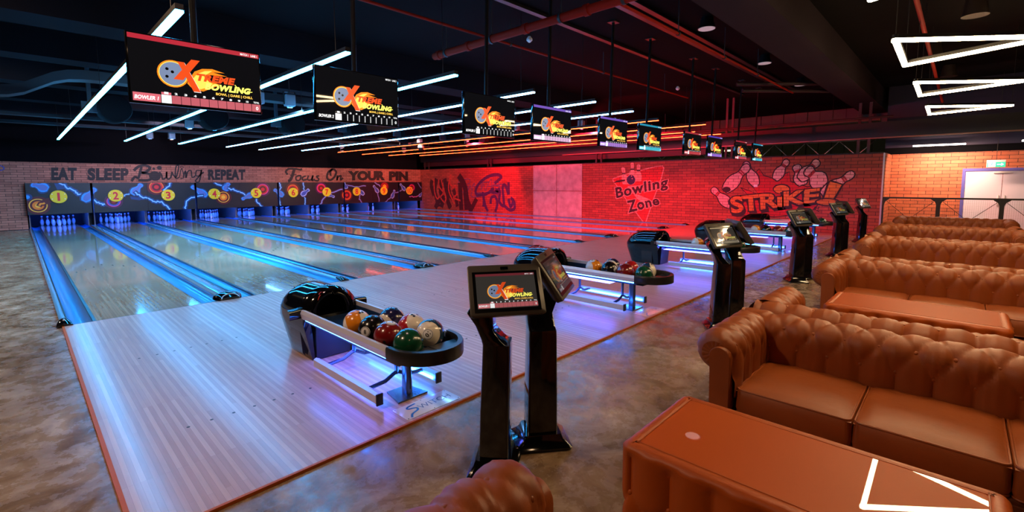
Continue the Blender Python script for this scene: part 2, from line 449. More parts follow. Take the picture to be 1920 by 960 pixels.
# concrete panels let into the red wall
panel = thing('wall_panel', 'pale cement panel of four sheets set into the red brick wall', 'wall panel', (WX, 6.32, 0))
for i in range(2):
    for j in range(2):
        b = BM(); y0, y1 = (-1.43+i*1.44, -1.43+i*1.44+1.412); z0, z1 = (.01+j*1.215, .01+j*1.215+1.19)
        box(b, -.03, 0, y0, y1, z0, z1, 0, None, .004)
        for yy in (y0+.08, y1-.08):
            for zz in (z0+.08, z1-.08): box(b, -.033, -.028, yy-.012, yy+.012, zz-.012, zz+.012, 1)
        obj('cement_sheet', b, [M['pink_panel'], M['black']], panel)

# ------------------------------------------------------------------ murals on the red wall
def wall_fn(u, v, l): return (WX-.003-l, u, v)
def W(px, py): return on_wall_x(px, py, WX)
def cX(ox, oy, s): return lambda x, y: W(ox+x/s, oy+y/s)
bk = lambda n, a, b_: brick('mural_'+n, H(a), H(b_), 'x')
mu = [bk('maroon', '#4e1216', '#431014'), bk('orange_red', '#d8402c', '#c43626'), bk('violet', '#4c2468', '#43205c'), bk('lilac', '#6a5a86', '#5c4e78')]
a = Art(wall_fn); g = cX(790, 290, 8)
for pts, wd in (([(160, 380), (150, 470), (190, 610)], .55), ([(230, 360), (200, 520), (230, 660), (260, 780)], .62), ([(210, 800), (260, 700), (330, 640), (300, 790)], .6),
                ([(300, 380), (290, 560), (340, 690)], .6), ([(350, 360), (380, 540), (400, 700), (440, 800)], .62), ([(400, 400), (430, 600), (470, 660)], .5),
                ([(560, 310), (650, 470), (690, 700), (760, 840)], .7), ([(580, 420), (590, 620), (600, 830)], .62), ([(480, 520), (520, 640), (540, 780)], .5),
                ([(660, 560), (680, 830)], .6), ([(830, 660), (790, 740), (740, 840)], .5)):
    a.stroke([g(*p) for p in pts], wd*.55, 0)
for pts in ([(190, 370), (200, 560), (240, 660), (280, 620)], [(260, 370), (270, 480), (330, 570), (290, 640), (350, 720)], [(300, 380), (330, 500), (370, 640), (360, 700)],
            [(420, 370), (410, 520), (450, 640), (500, 740)], [(470, 500), (520, 470), (530, 600), (480, 640), (590, 690)], [(440, 300), (430, 420), (470, 480)]):
    a.stroke([g(*p) for p in pts], .10, 1)
a.done('mural_graffiti', mu, wr, 'dark maroon and orange graffiti strokes')
a = Art(wall_fn)
for pts in ([(545, 440), (570, 400), (620, 420), (560, 440), (640, 470), (680, 520), (650, 560), (600, 550), (590, 500), (650, 380), (720, 370), (730, 420), (690, 440)],
            [(640, 480), (660, 540), (690, 470), (700, 540), (730, 460), (760, 540), (770, 470), (800, 430), (790, 480), (850, 470)], [(760, 560), (750, 630), (860, 630)],
            [(830, 575), (1060, 575)], [(870, 430), (1010, 410)], [(900, 430), (900, 530), (930, 440), (960, 540), (1000, 450), (1050, 370), (1060, 540)], [(1000, 480), (1230, 440)],
            [(1090, 380), (1100, 460), (1180, 470)], [(1110, 500), (1150, 620), (1180, 650), (1190, 600)], [(1150, 390), (1190, 540)]):
    a.stroke([g(*p) for p in pts], .045, 3)
for pts in ([(1100, 430), (1150, 390), (1200, 330), (1130, 300), (1000, 330), (880, 420), (820, 520), (830, 600), (930, 600), (1010, 570), (1090, 500)],
            [(920, 560), (960, 760), (1000, 850)], [(930, 620), (940, 700), (930, 780)], [(1060, 500), (1060, 560), (1160, 560), (1110, 520)], [(1040, 740), (1050, 650), (1110, 630), (1140, 740), (1110, 860)],
            [(1150, 500), (1180, 560), (1170, 700), (1240, 760), (1220, 500), (1260, 460), (1310, 600)], [(1310, 410), (1310, 600)], [(1310, 660), (1340, 780), (1380, 690), (1340, 650)], [(1240, 760), (1330, 830), (1400, 800), (1390, 690)]):
    a.stroke([g(*p) for p in pts], .17, 2)
a.done('mural_graffiti', mu, wr, 'violet and lilac graffiti tag')

bz = [bk('sign_red', '#e03026', '#d02a20'), bk('sign_pink', '#ffb8a4', '#f0a894'), bk('sign_ink', '#3a141c', '#301018'), bk('sign_navy', '#3a2460', '#322054')]
a = Art(wall_fn); g = cX(1130, 290, 7.11)
tri = [(135, 320), (240, 285), (500, 210), (700, 160), (800, 150), (815, 185), (780, 320), (690, 560), (575, 900), (540, 895), (330, 620), (200, 430), (140, 350)]
a.poly([g(*p) for p in tri], 0); a.stroke([g(*p) for p in tri+[tri[0]]], .035, 1, smooth=False)
for cx, top in ((270, 165), (395, 105), (480, 125)):
    lean = {270: 40, 395: 0, 480: -5}[cx]
    pin = [(-22, 20), (-14, 4), (0, 0), (14, 4), (22, 20), (22, 50), (16, 90), (34, 130), (44, 180), (36, 230), (-36, 230), (-44, 180), (-34, 130), (-16, 90), (-22, 50)]
    a.poly([g(cx+x*1.1+lean*y/230, top+y) for x, y in pin], 1)
    a.stroke([g(cx-24+lean*.3, top+88), g(cx+24+lean*.3, top+88)], .05, 2, smooth=False)
a.circle(g(378, 335), .215, 1); a.circle(g(378, 335), .195, 3)
for p in ((385, 285), (428, 300), (395, 320)): a.circle(g(*p), .022, 1)
a.poly([g(*p) for p in [(330, 420), (500, 410), (560, 470), (440, 520), (640, 600), (560, 640), (470, 600)]], 1)
a.poly([g(*p) for p in [(140, 380), (190, 345), (300, 330), (300, 352)]], 2)
for body, quad in (('Bowling', [(190, 625), (875, 470), (870, 290), (165, 440)]), ('Zone', [(345, 780), (765, 665), (735, 545), (315, 615)])):
    q = [g(*p) for p in quad]
    a.text(body, q, 1, off=.085, base_off=.035, spacing=1.12); a.text(body, q, 2, off=.035, base_off=.035, spacing=1.12)
a.done('mural_sign', bz, wr, 'Bowling Zone sign painted in red, pink and dark ink')

st = [bk('strike_red', '#c81c20', '#b8181c'), bk('strike_pin', '#e8b8b4', '#dca8a6'), bk('strike_ink', '#2c161c', '#241218'), bk('strike_orange', '#dc8a34', '#cc7c2c'), bk('strike_band', '#b03038', '#a02830')]
a = Art(wall_fn); g = cX(1120, 280, 3.5556)
burst = [(955, 255), (1075, 300), (1000, 205), (1080, 130), (1110, 175), (1180, 195), (1280, 150), (1290, 215), (1400, 250), (1530, 230), (1440, 300), (1480, 360), (1420, 420), (1300, 440), (1180, 450), (1060, 440), (950, 440), (900, 400), (1000, 300)]
a.poly([g(*p) for p in burst], 0); a.stroke([g(*p) for p in burst+[burst[0]]], .03, 2, smooth=False)
def wall_pin(x0, y0, x1, y1, wd):      # head end, foot end in crop pixels
    P0 = Vector((x0, y0)); P1 = Vector((x1, y1)); d = (P1-P0); L = d.length; d.normalize(); n = Vector((-d.y, d.x))
    prof = [(0, .0), (.02, .32), (.07, .52), (.15, .60), (.24, .50), (.32, .42), (.42, .56), (.56, .9), (.70, 1.0), (.84, .86), (.95, .66), (1.0, .5)]
    L1 = [P0+d*L*t+n*wd*k for t, k in prof]; L2 = [P0+d*L*t-n*wd*k for t, k in prof]
    pts = [g(*p) for p in L1+L2[::-1][:-1]]
    a.stroke(pts+[pts[0]], .075, 2, smooth=False); a.poly(pts, 1)
    for t in (.27, .33): a.stroke([g(*(P0+d*L*t+n*wd*.46)), g(*(P0+d*L*t-n*wd*.46))], .05, 4, smooth=False)
wall_pin(985, 85, 1060, 240, 36); wall_pin(1010, 105, 850, 275, 42); wall_pin(765, 260, 890, 380, 34)
wall_pin(1270, 70, 1185, 200, 32); wall_pin(1325, 105, 1370, 235, 46); wall_pin(1475, 75, 1350, 200, 40); wall_pin(1395, 130, 1510, 240, 62); wall_pin(1710, 155, 1500, 300, 40)
a.circle(g(862, 268), .14, 2, rv=.10); a.circle(g(1228, 264), .26, 2, rv=.17); a.circle(g(1228, 266), .225, 3, rv=.135)
q = [g(*p) for p in [(893, 432), (1480, 352), (1490, 255), (880, 315)]]
a.text('STR\u0131KE', [g(*p) for p in [(905, 450), (1495, 362), (1478, 262), (868, 325)]], 2, off=.085, base_off=.05, spacing=.95)
a.text('STR\u0131KE', q, 2, off=.085, base_off=.05, spacing=.95); a.text('STR\u0131KE', q, 3, off=.035, base_off=.05, spacing=.95)
ex = [(1550, 215), (1630, 235), (1570, 335), (1510, 335)]
a.stroke([g(*p) for p in ex+[ex[0]]], .12, 2, smooth=False); a.poly([g(*p) for p in ex], 3)
a.circle(g(1535, 352), .34, 2, rv=.13); a.circle(g(1535, 352), .29, 3, rv=.09)
for i in range(10): a.circle(g(1470+random.uniform(-22, 22), 400+random.uniform(-14, 14)), .018, 2)
a.done('mural_sign', st, wr, 'STRIKE! lettering with flying white pins on a red burst')
b = BM(); box(b, WX-.03, WX, -2.30, -2.18, 1.42, 1.50, 0, None, .005); o = obj('wall_socket', b, M['white']); tag(o, 'small white socket plate on the red burst of the strike mural', 'socket')

# lettering on the back brick wall
def back_fn(u, v, l): return (u, WY-.003-l, v)
def B(px, py): return on_wall_y(px, py, WY)
a = Art(back_fn)
def tb(body, x0, x1, yt, yb, sh=0, off=.04, sp=1, yt2=None, yb2=None):
    a.text(body, [B(x0, yb), B(x1, yb2 or yb), B(x1, yt2 or yt), B(x0, yt)], 0, off=off, base_off=off, shear=sh, spacing=sp)
tb('EAT', 96, 144, 314, 338, off=.06, sp=1.1); tb('SLEEP', 164, 241, 315, 338.5, off=.06, sp=1.1); tb('REPEAT', 390, 460, 317.5, 337.5, off=.06, sp=1.1)
g = lambda x, y: B(80+x/4.8, 295+y/4.8)
# script Bowling drawn by hand
for pts, wd in (([(800, 215), (830, 175), (860, 185), (880, 120), (890, 85)], .085), ([(820, 120), (860, 85), (920, 72), (965, 95), (930, 130), (890, 140), (960, 150), (985, 180), (950, 205), (860, 205)], .10),
                ([(1050, 130), (1070, 160), (1080, 195), (1110, 180), (1115, 130), (1120, 190), (1150, 185), (1165, 130)], .06), ([(1165, 140), (1200, 180), (1225, 80), (1200, 85), (1195, 185), (1230, 180)], .05),
                ([(1265, 180), (1285, 120), (1290, 185), (1305, 130), (1335, 120), (1345, 180), (1375, 165)], .05), ([(1425, 120), (1385, 120), (1380, 165), (1415, 160), (1430, 110), (1410, 215), (1375, 215), (1400, 180), (1450, 130)], .05),
                ([(1230, 180), (1250, 100), (1270, 180), (1240, 190)], .035)):
    a.stroke([g(*p) for p in pts], wd, 0)
a.circle(g(1010, 168), .20, 0); a.circle(g(1050, 95), .085, 0); a.circle(g(1000, 103), .05, 0); a.ring(g(1253, 90), .05, .02, 0)
# script Focus On
g = lambda x, y: B(500+x/6, 300+y/6)
for pts, wd in (([(235, 165), (215, 130), (250, 100), (320, 100), (385, 112), (385, 95)], .10), ([(310, 105), (290, 170), (265, 225), (240, 235)], .14), ([(260, 170), (335, 165)], .05),
                ([(370, 175), (330, 190), (335, 225), (370, 225), (385, 185), (370, 175)], .08), ([(440, 180), (405, 195), (405, 225), (450, 220)], .08), ([(470, 175), (460, 220), (500, 220), (520, 175), (510, 230), (540, 215)], .08), ([(590, 180), (560, 185), (585, 215), (570, 235), (535, 225)], .08),
                ([(740, 105), (690, 140), (680, 205), (720, 225), (765, 185), (780, 130), (745, 105), (715, 130), (720, 180)], .11), ([(795, 175), (790, 230), (800, 195), (835, 178), (830, 225), (860, 200)], .09)):
    a.stroke([g(*p) for p in pts], wd, 0)
tb('YOUR', 652, 722, 320.5, 338.5, off=.07); tb('PIN', 729, 765, 321.5, 339, off=.07)
a.done('wall_lettering', [M['decal_dark']], wb, 'dark painted slogan EAT SLEEP Bowling REPEAT, Focus On YOUR PIN')
a = Art(back_fn); a.stroke([B(-6, 309), B(2, 311), B(7, 314), B(6, 318), B(-6, 321)], .03, 0); a.done('wall_lettering', [mat('paint_blue', (.02, .05, .35), .5)], wb, 'blue painted loop')

# ================================================================== APPROACH AND LANES
app = thing('bowling_approach', 'long maple approach floor in front of all ten lanes', 'approach', (0, 0, 0))
b = BM(); box(b, .03, WX-.01, -4.72, 0, -.015, 0); obj('maple_boards', b, M['approach'], app, 0)
b = BM(); box(b, .008, .03, -4.738, 0, -.015, .003); box(b, .008, WX-.01, -4.738, -4.72, -.015, .003); obj('orange_edging', b, M['orange_trim'], app, 0)
b = BM(); box(b, .03, WX-.01, -.012, 0, 0, .001); obj('foul_line', b, M['black_satin'], app, 0)
b = BM()
for i in range(1, 11):
    for yy in (-1.9, -3.7):
        for k in range(-3, 4): lathe(b, [(.011, 0), (.011, .0008)], 8, 0, Matrix.Translation((lane_x(i)+k*.135, yy, 0)))
obj('marker_dots', b, M['black'], app, 0)['kind'] = 'stuff'

ORD = ['', 'first', 'second', 'third', 'fourth', 'fifth', 'sixth', 'seventh', 'eighth', 'ninth', 'tenth']
NUMW = ['', 'one', 'two', 'three', 'four', 'five', 'six', 'seven', 'eight', 'nine', 'ten']
def lane_asm(i):
    x = lane_x(i); h = .533
    r = thing('bowling_lane', 'maple bowling lane running to the pins under numeral %s' % NUMW[i], 'bowling lane', (x, 0, 0), 0, 'ten bowling lanes side by side')
    b = BM(); box(b, -h, h, .004, 19.0, -.07, 0); obj('lane_bed', b, M['lane'], r, 0)
    b = BM(); box(b, -h-.030, -h, .004, 17.4, -.04, .001); box(b, h, h+.008, .004, 17.4, -.07, .001); obj('lane_edge', b, M['cap_edge'], r, 0)
    b = BM()
    for k in range(-3, 4): prism(b, [(k*.14-.016, 4.3+(3-abs(k))*.25), (k*.14+.016, 4.3+(3-abs(k))*.25), (k*.14, 4.45+(3-abs(k))*.25)], 0, .0006)
    for k in (-4, -3, -2, 2, 3, 4): lathe(b, [(.009, 0), (.009, .0006)], 8, 0, Matrix.Translation((k*.11, 2.1, 0)))
    obj('aiming_arrows', b, mat('arrow_brown', H('#4a3526'), .4), r, 0)
    for s in (-1, 1):
        b = BM(); secs = []
        for y in (.004, 18.6):
            pts = [(s*(h+.010+.225*k/8), y, -.008-.045*math.sin(PI*k/8)**.7) for k in range(9)]
            secs.append(pts+[(s*(h+.235), y, -.07), (s*(h+.010), y, -.07)])
        loft(b, secs); obj('gutter', b, M['gutter'], r, 50)
    return r
for i in range(1, 11): lane_asm(i)

def divider(xa, xb, label, wide, hood=True, y1=17.3):
    r = thing('lane_divider', label, 'lane divider', ((xa+xb)/2, 0, 0), 0, 'raised dividers between the lanes')
    h = (xb-xa)/2; b = BM()
    loft(b, [[(-h, y, -.014), (-h, y, .012), (-h+.012, y, .022), (h-.012, y, .022), (h, y, .012), (h, y, -.014)] for y in (.05, y1)])
    obj('capping', b, M['capping'], r)
    b = BM(); box(b, h-.002, h+.008, .05, y1, -.012, .026); 
    if wide: box(b, -h+.055, -h+.067, .05, y1, .02, .0245)
    obj('capping_edge', b, M['cap_edge'], r, 0)
    if wide:
        b = BM(); box(b, -h-.0, -h+.055, .05, y1, .016, .0235); obj('track_strip', b, mat('track_strip_brown', H('#6a4c3c'), .35), r, 0)
    # glossy end cover at the foul line
    b = BM(); n = 10; hw = min(h+.07, .19) if wide else .075; ln = .34 if wide else .30; hh = .085 if wide else .06
    rows = []
    for k in range(n+1):
        t = k/n; s = math.sin(PI*min(1, t*.94+.06))**.5; wd = hw*(.72+.28*math.sin(PI*t)) if wide else hw*(1-.45*t)
        rows.append([(wd*math.cos(PI*j/12), -.03+ln*t, .0+hh*(s)*math.sin(PI*j/12)**.8) for j in range(13)])
    loft(b, rows); cv = obj('end_cover', b, M['black_gloss'], r)
    b = BM()
    if wide:
        tube(b, [(hw*.62*math.cos(PI*j/10), -.028+.05*math.sin(PI*j/10), .012+hh*.72*math.sin(PI*j/10)) for j in range(11)], .006, n=6)
        obj('cover_rim', b, M['silver'], cv)
    else:
        lathe(b, [(.012, 0), (.012, .01)], 10, 0, Matrix.Translation((0, .0, .062))); obj('sensor_eye', b, M['white_gloss'], cv)
    return r
for i in range(1, 10):
    xa = lane_x(i)+.533+.235+.002; xb = lane_x(i+1)-.533-.235-.002
    if i % 2: divider(xa+.0, xb-.0, 'wide ball-track divider with black end cover between lanes %s and %s' % (NUMW[i], NUMW[i+1]), True)
    else: divider(xa-.012, xb+.012, 'narrow divider with slim sensor head between lanes %s and %s' % (NUMW[i], NUMW[i+1]), False)
divider(.0, .062, 'outermost kerb strip left of lane one with a small black sensor', False)
divider(lane_x(10)+.77, WX-.03, 'kerb strip along the red wall right of lane ten', False)

# ================================================================== PINSETTER END
art = {}
def artm(n, c, e=None):
    if n not in art: art[n] = mat('print_'+n, H(c), .35)
    return art[n]
AM = [artm('cyan_glow', '#123a78'), artm('cyan', '#2f9df0'), artm('cyan_core', '#b8ecff'), artm('red_glow', '#5a1420'), artm('red', '#d0252c'), artm('orange', '#f08020'), artm('magenta', '#e03c9c'), artm('pinfill', '#3a55b8'), artm('pinlight', '#9fc0f8'),
      artm('magenta_glow', '#4c1440'), artm('amber', '#ffc040'), artm('steelblue', '#5a78c8')]
CG, CY, CC, RG, RD, OR, MG, PF, PL, MGG, AB, SB = range(12)
def mfn(u, v, l): return (u, MY-.004-l, v)
seams = [on_wall_y(p, 360, MY)[0] for p in (48, 172, 276, 367, 449, 521.5, 586, 645, 698, 748, 791)]
MZ0, MZ1 = .52, 1.66
import itertools
def clip(pts, x0, x1):   # Sutherland-Hodgman against the panel rectangle
    def cl(P, ins, inter):
        out = []
        for i in range(len(P)):
            a_, b_ = P[i-1], P[i]
            if ins(b_):
                if not ins(a_): out.append(inter(a_, b_))
                out.append(b_)
            elif ins(a_): out.append(inter(a_, b_))
        return out
    def lx(v): return lambda a_, b_: (v, a_[1]+(b_[1]-a_[1])*(v-a_[0])/(b_[0]-a_[0]))
    def ly(v): return lambda a_, b_: (a_[0]+(b_[0]-a_[0])*(v-a_[1])/(b_[1]-a_[1]), v)
    P = [tuple(p) for p in pts]
    for ins, it in ((lambda p: p[0] >= x0, lx(x0)), (lambda p: p[0] <= x1, lx(x1)), (lambda p: p[1] >= MZ0+.005, ly(MZ0+.005)), (lambda p: p[1] <= MZ1-.005, ly(MZ1-.005))):
        if not P: return []
        P = cl(P, ins, it)
    return P
# drawing commands in world (x, z) of the masking face: list of (polygon, material)
cmds = []
def c_poly(pts, mi): cmds.append(([tuple(p) for p in pts], mi))
def c_circ(c, r, mi, rv=None): c_poly([(c[0]+r*math.cos(2*PI*k/26), c[1]+(rv or r)*math.sin(2*PI*k/26)) for k in range(26)], mi)
def c_stroke(pts, wd, mi):
    P = [Vector(p) for p in pts]
    for i in range(len(P)-1):
        t = (P[i+1]-P[i]); 
        if t.length < 1e-5: continue
        t.normalize(); n = Vector((-t.y, t.x))*wd/2; e = t*wd*.25
        c_poly([P[i]-e+n, P[i+1]+e+n, P[i+1]+e-n, P[i]-e-n], mi)
def c_ring(c, r, wd, mi):
    for k in range(24):
        a0, a1 = 2*PI*k/24, 2*PI*(k+1)/24
        c_poly([(c[0]+(r+s*wd/2)*math.cos(t), c[1]+(r+s*wd/2)*math.sin(t)) for s, t in ((1, a0), (1, a1), (-1, a1), (-1, a0))], mi)
def bolt(pts, cols=(CG, CY, CC), wd=.05):
    rnd = random.Random(int(pts[0][0]*100)); Q = []
    for i in range(len(pts)-1):
        a_, b_ = Vector(pts[i]), Vector(pts[i+1])
        for k in range(4): Q.append(a_.lerp(b_, k/4)+Vector((rnd.uniform(-.03, .03), rnd.uniform(-.035, .035))))
    Q.append(Vector(pts[-1]))
    c_stroke(Q, wd*3.0, cols[0]); c_stroke(Q, wd*1.25, cols[1]); c_stroke(Q, wd*.4, cols[2])
def pinart(h, f, wd, cols=(CG, CY, PF)):
    P0, P1 = Vector(h), Vector(f); d = P1-P0; L = d.length; d.normalize(); n = Vector((-d.y, d.x))
    prof = [(0, .25), (.05, .5), (.15, .58), (.27, .42), (.4, .55), (.58, .95), (.72, 1.0), (.86, .85), (1.0, .5)]
    for k, s in ((0, 1.45), (1, 1.1), (2, .72)):
        Cn = (P0+P1)/2
        L1 = [Cn+((P0+d*L*t+n*wd*q)-Cn)*(1 if s == 1.1 else (1.1 if s > 1.2 else .86)) + n*wd*q*(s-1.1)*.6 for t, q in prof]
        L2 = [Cn+((P0+d*L*t-n*wd*q)-Cn)*(1 if s == 1.1 else (1.1 if s > 1.2 else .86)) - n*wd*q*(s-1.1)*.6 for t, q in prof]
        c_poly(L1+L2[::-1], cols[k])
def ballart(c, r, glow, ring, fill):
    c_circ(c, r*1.3, glow); c_circ(c, r*.98, ring); c_circ(c, r*.86, RG if fill == OR else fill); c_circ(c, r*.62, fill if fill == OR else RG); c_circ(c, r*.32, AB if fill == OR else RD)
q1 = lambda x, y: on_wall_y(40+x/5.053, 330+y/5.05, MY)
q2 = lambda x, y: on_wall_y(400+x/4.8, 330+y/4.8, MY)
PINB = (CG, CY, SB); PINV = (MGG, PL, PF)
ballart(q1(160, 280), .25, RG, AB, OR); bolt([q1(170, 275), q1(260, 240)], (RG, OR, AB)); c_poly([q1(190, 230), q1(300, 190), q1(330, 240), q1(230, 260)], RG)
pinart(q1(95, 75), q1(255, 125), .17, PINB); c_circ(q1(60, 200), .12, CG); c_circ(q1(55, 200), .07, CY)
c_poly([q1(310, 70), q1(420, 70), q1(430, 120), q1(340, 130)], CG); bolt([q1(370, 62), q1(430, 115), q1(490, 130), q1(540, 180), q1(620, 175)]); pinart(q1(700, 115), q1(590, 240), .16, PINB)
bolt([q1(680, 225), q1(740, 265), q1(810, 270)]); ballart(q1(875, 240), .22, MGG, MG, PF); bolt([q1(970, 190), q1(1030, 160)], wd=.03); pinart(q1(1140, 75), q1(1050, 175), .15, PINB)
c_poly([q1(1030, 190), q1(1170, 215), q1(1120, 230), q1(1040, 220)], CG)
bolt([q1(1085, 160), q1(1120, 190), q1(1200, 210), q1(1260, 245), q1(1330, 245), q1(1385, 290), q1(1410, 325)]); ballart(q1(1280, 105), .25, RG, OR, RD); bolt([q1(1340, 135), q1(1400, 100), q1(1415, 62)])
pinart(q1(1610, 95), q1(1760, 190), .15, PINB); bolt([q1(1550, 315), q1(1570, 240), q1(1620, 200), q1(1720, 185)]); ballart(q2(90, 190), .25, RG, AB, OR)
bolt([q2(0, 45), q2(80, 95), q2(130, 60)]); pinart(q2(140, 62), q2(100, 130), .15, PINB); bolt([q2(130, 110), q2(190, 125), q2(250, 145), q2(300, 175)]); pinart(q2(255, 210), q2(360, 160), .13, PINB)
bolt([q2(380, 205), q2(400, 245), q2(440, 275)]); ballart(q2(445, 120), .26, MGG, MG, RD)
bolt([q2(595, 55), q2(605, 100), q2(585, 140), q2(590, 200), q2(605, 265)], wd=.04); pinart(q2(545, 120), q2(630, 180), .14, PINB)
ballart(q2(715, 125), .27, RG, OR, RD); bolt([q2(810, 55), q2(815, 110), q2(820, 190), q2(830, 225), q2(820, 265)], wd=.04); pinart(q2(862, 120), q2(790, 175), .14, PINV)
ballart(q2(970, 110), .24, MGG, MG, RD); bolt([q2(960, 255), q2(1000, 190), q2(1090, 140), q2(1160, 120)], (MGG, SB, PL), .05); pinart(q2(1090, 190), q2(1010, 155), .12, PINV)
pinart(q2(1175, 60), q2(1200, 115), .12, PINV); bolt([q2(1200, 80), q2(1290, 100), q2(1370, 90)], (MGG, SB, PL), .04); ballart(q2(1200, 172), .26, RG, OR, RD); pinart(q2(1300, 110), q2(1355, 170), .12, PINV); bolt([q2(1320, 170), q2(1315, 210), q2(1335, 240)], (MGG, SB, PL), .035)
pinart(q2(1440, 85), q2(1485, 150), .12, PINV); bolt([q2(1450, 55), q2(1500, 90), q2(1520, 85)], (MGG, SB, PL), .04); ballart(q2(1540, 95), .22, RG, RD, OR); bolt([q2(1480, 160), q2(1490, 230)], (MGG, SB, PL), .035); pinart(q2(1630, 125), q2(1605, 200), .12, PINV)
bolt([q2(1600, 185), q2(1545, 235)], (MGG, SB, PL), .035); bolt([q2(1635, 150), q2(1720, 115)], (MGG, SB, PL), .035); pinart(q2(1680, 70), q2(1725, 130), .12, PINV); ballart(q2(1785, 105), .2, MGG, MG, RD)
bolt([q2(1760, 180), q2(1810, 190), q2(1860, 170)], (MGG, MG, PL), .03); bolt([q2(1840, 60), q2(1870, 110)], (MGG, SB, PL), .03); pinart(q2(1880, 150), q2(1850, 185), .10, PINV)

for i in range(1, 11):
    x0, x1 = seams[i-1], seams[i]
    if i % 2: x1 -= .035
    else: x0 += .035
    if i % 2 and i > 1: x0 += .004
    r = thing('masking_panel', 'dark masking panel printed with lightning and pins, yellow numeral %s' % NUMW[i], 'masking panel', (0, 0, 0), 0, 'numbered masking panels above the pins')
    b = BM(); box(b, x0, x1, MY, MY+.05, MZ0, MZ1, 0); obj('panel_board', b, M['mask'], r, 0)
    b = BM(); box(b, (x0+x1)/2-.3, (x0+x1)/2+.3, MY+.05, WY+.02, MZ1-.06, MZ1+.01, 0); obj('mounting_bracket', b, M['black_satin'], r, 0)
    aa = Art(mfn)
    for q, (pts, mi) in enumerate(cmds):
        c_ = clip(pts, x0+.005, x1-.005)
        if len(c_) > 2: aa.poly(c_, mi, k=1+q*.06)
    aa.done('lightning_print', AM, r)
    cx, cz = on_wall_y([110, 217, 315.5, 402, 480.5, 550, 613, 669, 720, 768][i-1], [369, 367, 366, 363.5, 362, 361, 360, 359, 358, 357.5][i-1], MY-.06)
    b = BM(); lathe(b, [(.235, 0), (.235, .02), (.228, .026)], 36, 0, Matrix.Translation((cx, MY-.034, cz)) @ Matrix.Rotation(PI/2, 4, 'X'))
    d = obj('number_disc', b, M['disc_yellow'], r)
    aa = Art(lambda u, v, l: (u, MY-.062-l, v))
    wd = .035 if i == 1 else .055 if i != 10 else .12
    aa.text(str(i), rectq(cx-wd-(.03 if i > 1 else 0), cx+wd+(.03 if i > 1 else 0), cz-.15, cz+.15), 0, off=.03, base_off=.03)
    for s in (-1, 1):
        for z in (-.08, .10): aa.circle((cx+s*.17, cz+z), .017, 1)
    aa.done('numeral', [M['numeral_red'], M['white']], d)

# pin decks: side kickbacks, back curtain, pit floor, pins
pin_bm = BM()
prof = [(.026, 0), (.042, .02), (.052, .07), (.0605, .115), (.058, .155), (.046, .20), (.030, .245), (.0245, .262), (.0232, .275), (.0226, .288), (.0234, .300), (.0256, .318), (.031, .34), (.0325, .352), (.029, .369), (.018, .379), (.004, .381)]
lathe(pin_bm, prof, 14, mis=[0]*6+[1, 1, 0, 1, 1]+[0]*6)
pin_me = mesh('bowling_pin', pin_bm, [M['ball_white'], M['stripe_red']], 60)
rows = {0: ['head pin'], 1: ['left pin of the second row', 'right pin of the second row'], 2: ['left pin of the third row', 'middle pin of the third row', 'right pin of the third row'],
        3: ['leftmost pin of the back row', 'second pin from the left in the back row', 'third pin from the left in the back row', 'rightmost pin of the back row']}
for i in range(1, 11):
    x = lane_x(i)
    for rr in range(4):
        for k in range(rr+1):
            o = bpy.data.objects.new('bowling_pin', pin_me); C.objects.link(o)
            o.location = (x+(k-rr/2)*.3048, 18.02+rr*.264, 0)
            tag(o, '%s on lane %s, white with red stripes' % (rows[rr][k], NUMW[i]), 'bowling pin', 'pins set on lane %s' % NUMW[i])
    d = bpy.data.lights.new('pin_deck_light', 'AREA'); d.shape = 'RECTANGLE'; d.size = 1.2; d.size_y = .06; d.energy = PIT_BLUE[1]; d.color = PIT_BLUE[0]
    lo = bpy.data.objects.new('pin_deck_light', d); C.objects.link(lo); lo.location = (x, 17.0, .95)
    lo.rotation_euler = (Vector((x, 18.3, .15))-lo.location).to_track_quat('-Z', 'Y').to_euler()
for k in range(0, 11):
    if k == 0: xa, xb = -.02, .05
    elif k == 10: xa, xb = lane_x(10)+.80, WX
    else: xa, xb = lane_x(k)+.533+.24, lane_x(k+1)-.533-.24
    b = BM(); t_ = .03
    if k not in (0,): box(b, xa, xa+t_, 17.15, 19.6, -.02, 1.285)
    if k not in (10,): box(b, xb-t_, xb, 17.15, 19.6, -.02, 1.285)
    if xb-xa > .1: box(b, xa+t_, xb-t_, 17.5, 17.52, -.02, 1.285, 1)
    where = 'left of lane one' if k == 0 else 'right of lane ten' if k == 10 else 'between lanes %s and %s' % (NUMW[k], NUMW[k+1])
    o = obj('kickback', b, [M['kick'], M['pit']], None, 0); tag(o, 'grey kickback side plate of the pin pit %s' % where, 'kickback', 'kickback plates between the pin pits')
b = BM(); box(b, -.05, WX, 19.6, 19.65, -.1, 1.7); struct('wall_pit_back', b, M['pit'])
b = BM(); box(b, -.05, WX, 17.13, 19.6, 1.3, 1.34); struct('ceiling_pit', b, M['pit'])
b = BM(); box(b, 0, WX, 17.0, 19.6, -.1, -.075); struct('trim_3', b, M['pit'])

# ================================================================== CEILING: BEAMS, PIPES, LIGHTS
for y, z, wd, x0 in ((2.45, 3.95, .75, -5), (5.6, 4.0, .6, -5), (8.9, 4.0, .6, -5), (12.2, 4.0, .6, -5), (15.2, 4.0, .5, -5)):
    b = BM(); box(b, x0, WX+3, y-wd/2, y+wd/2, z, CEIL); struct('trim_%d' % (10+int(y)), b, M['beam'])
b = BM(); box(b, -5, 20.2, -5.36, -4.68, 3.9, CEIL); struct('trim_40', b, M['beam_big'])
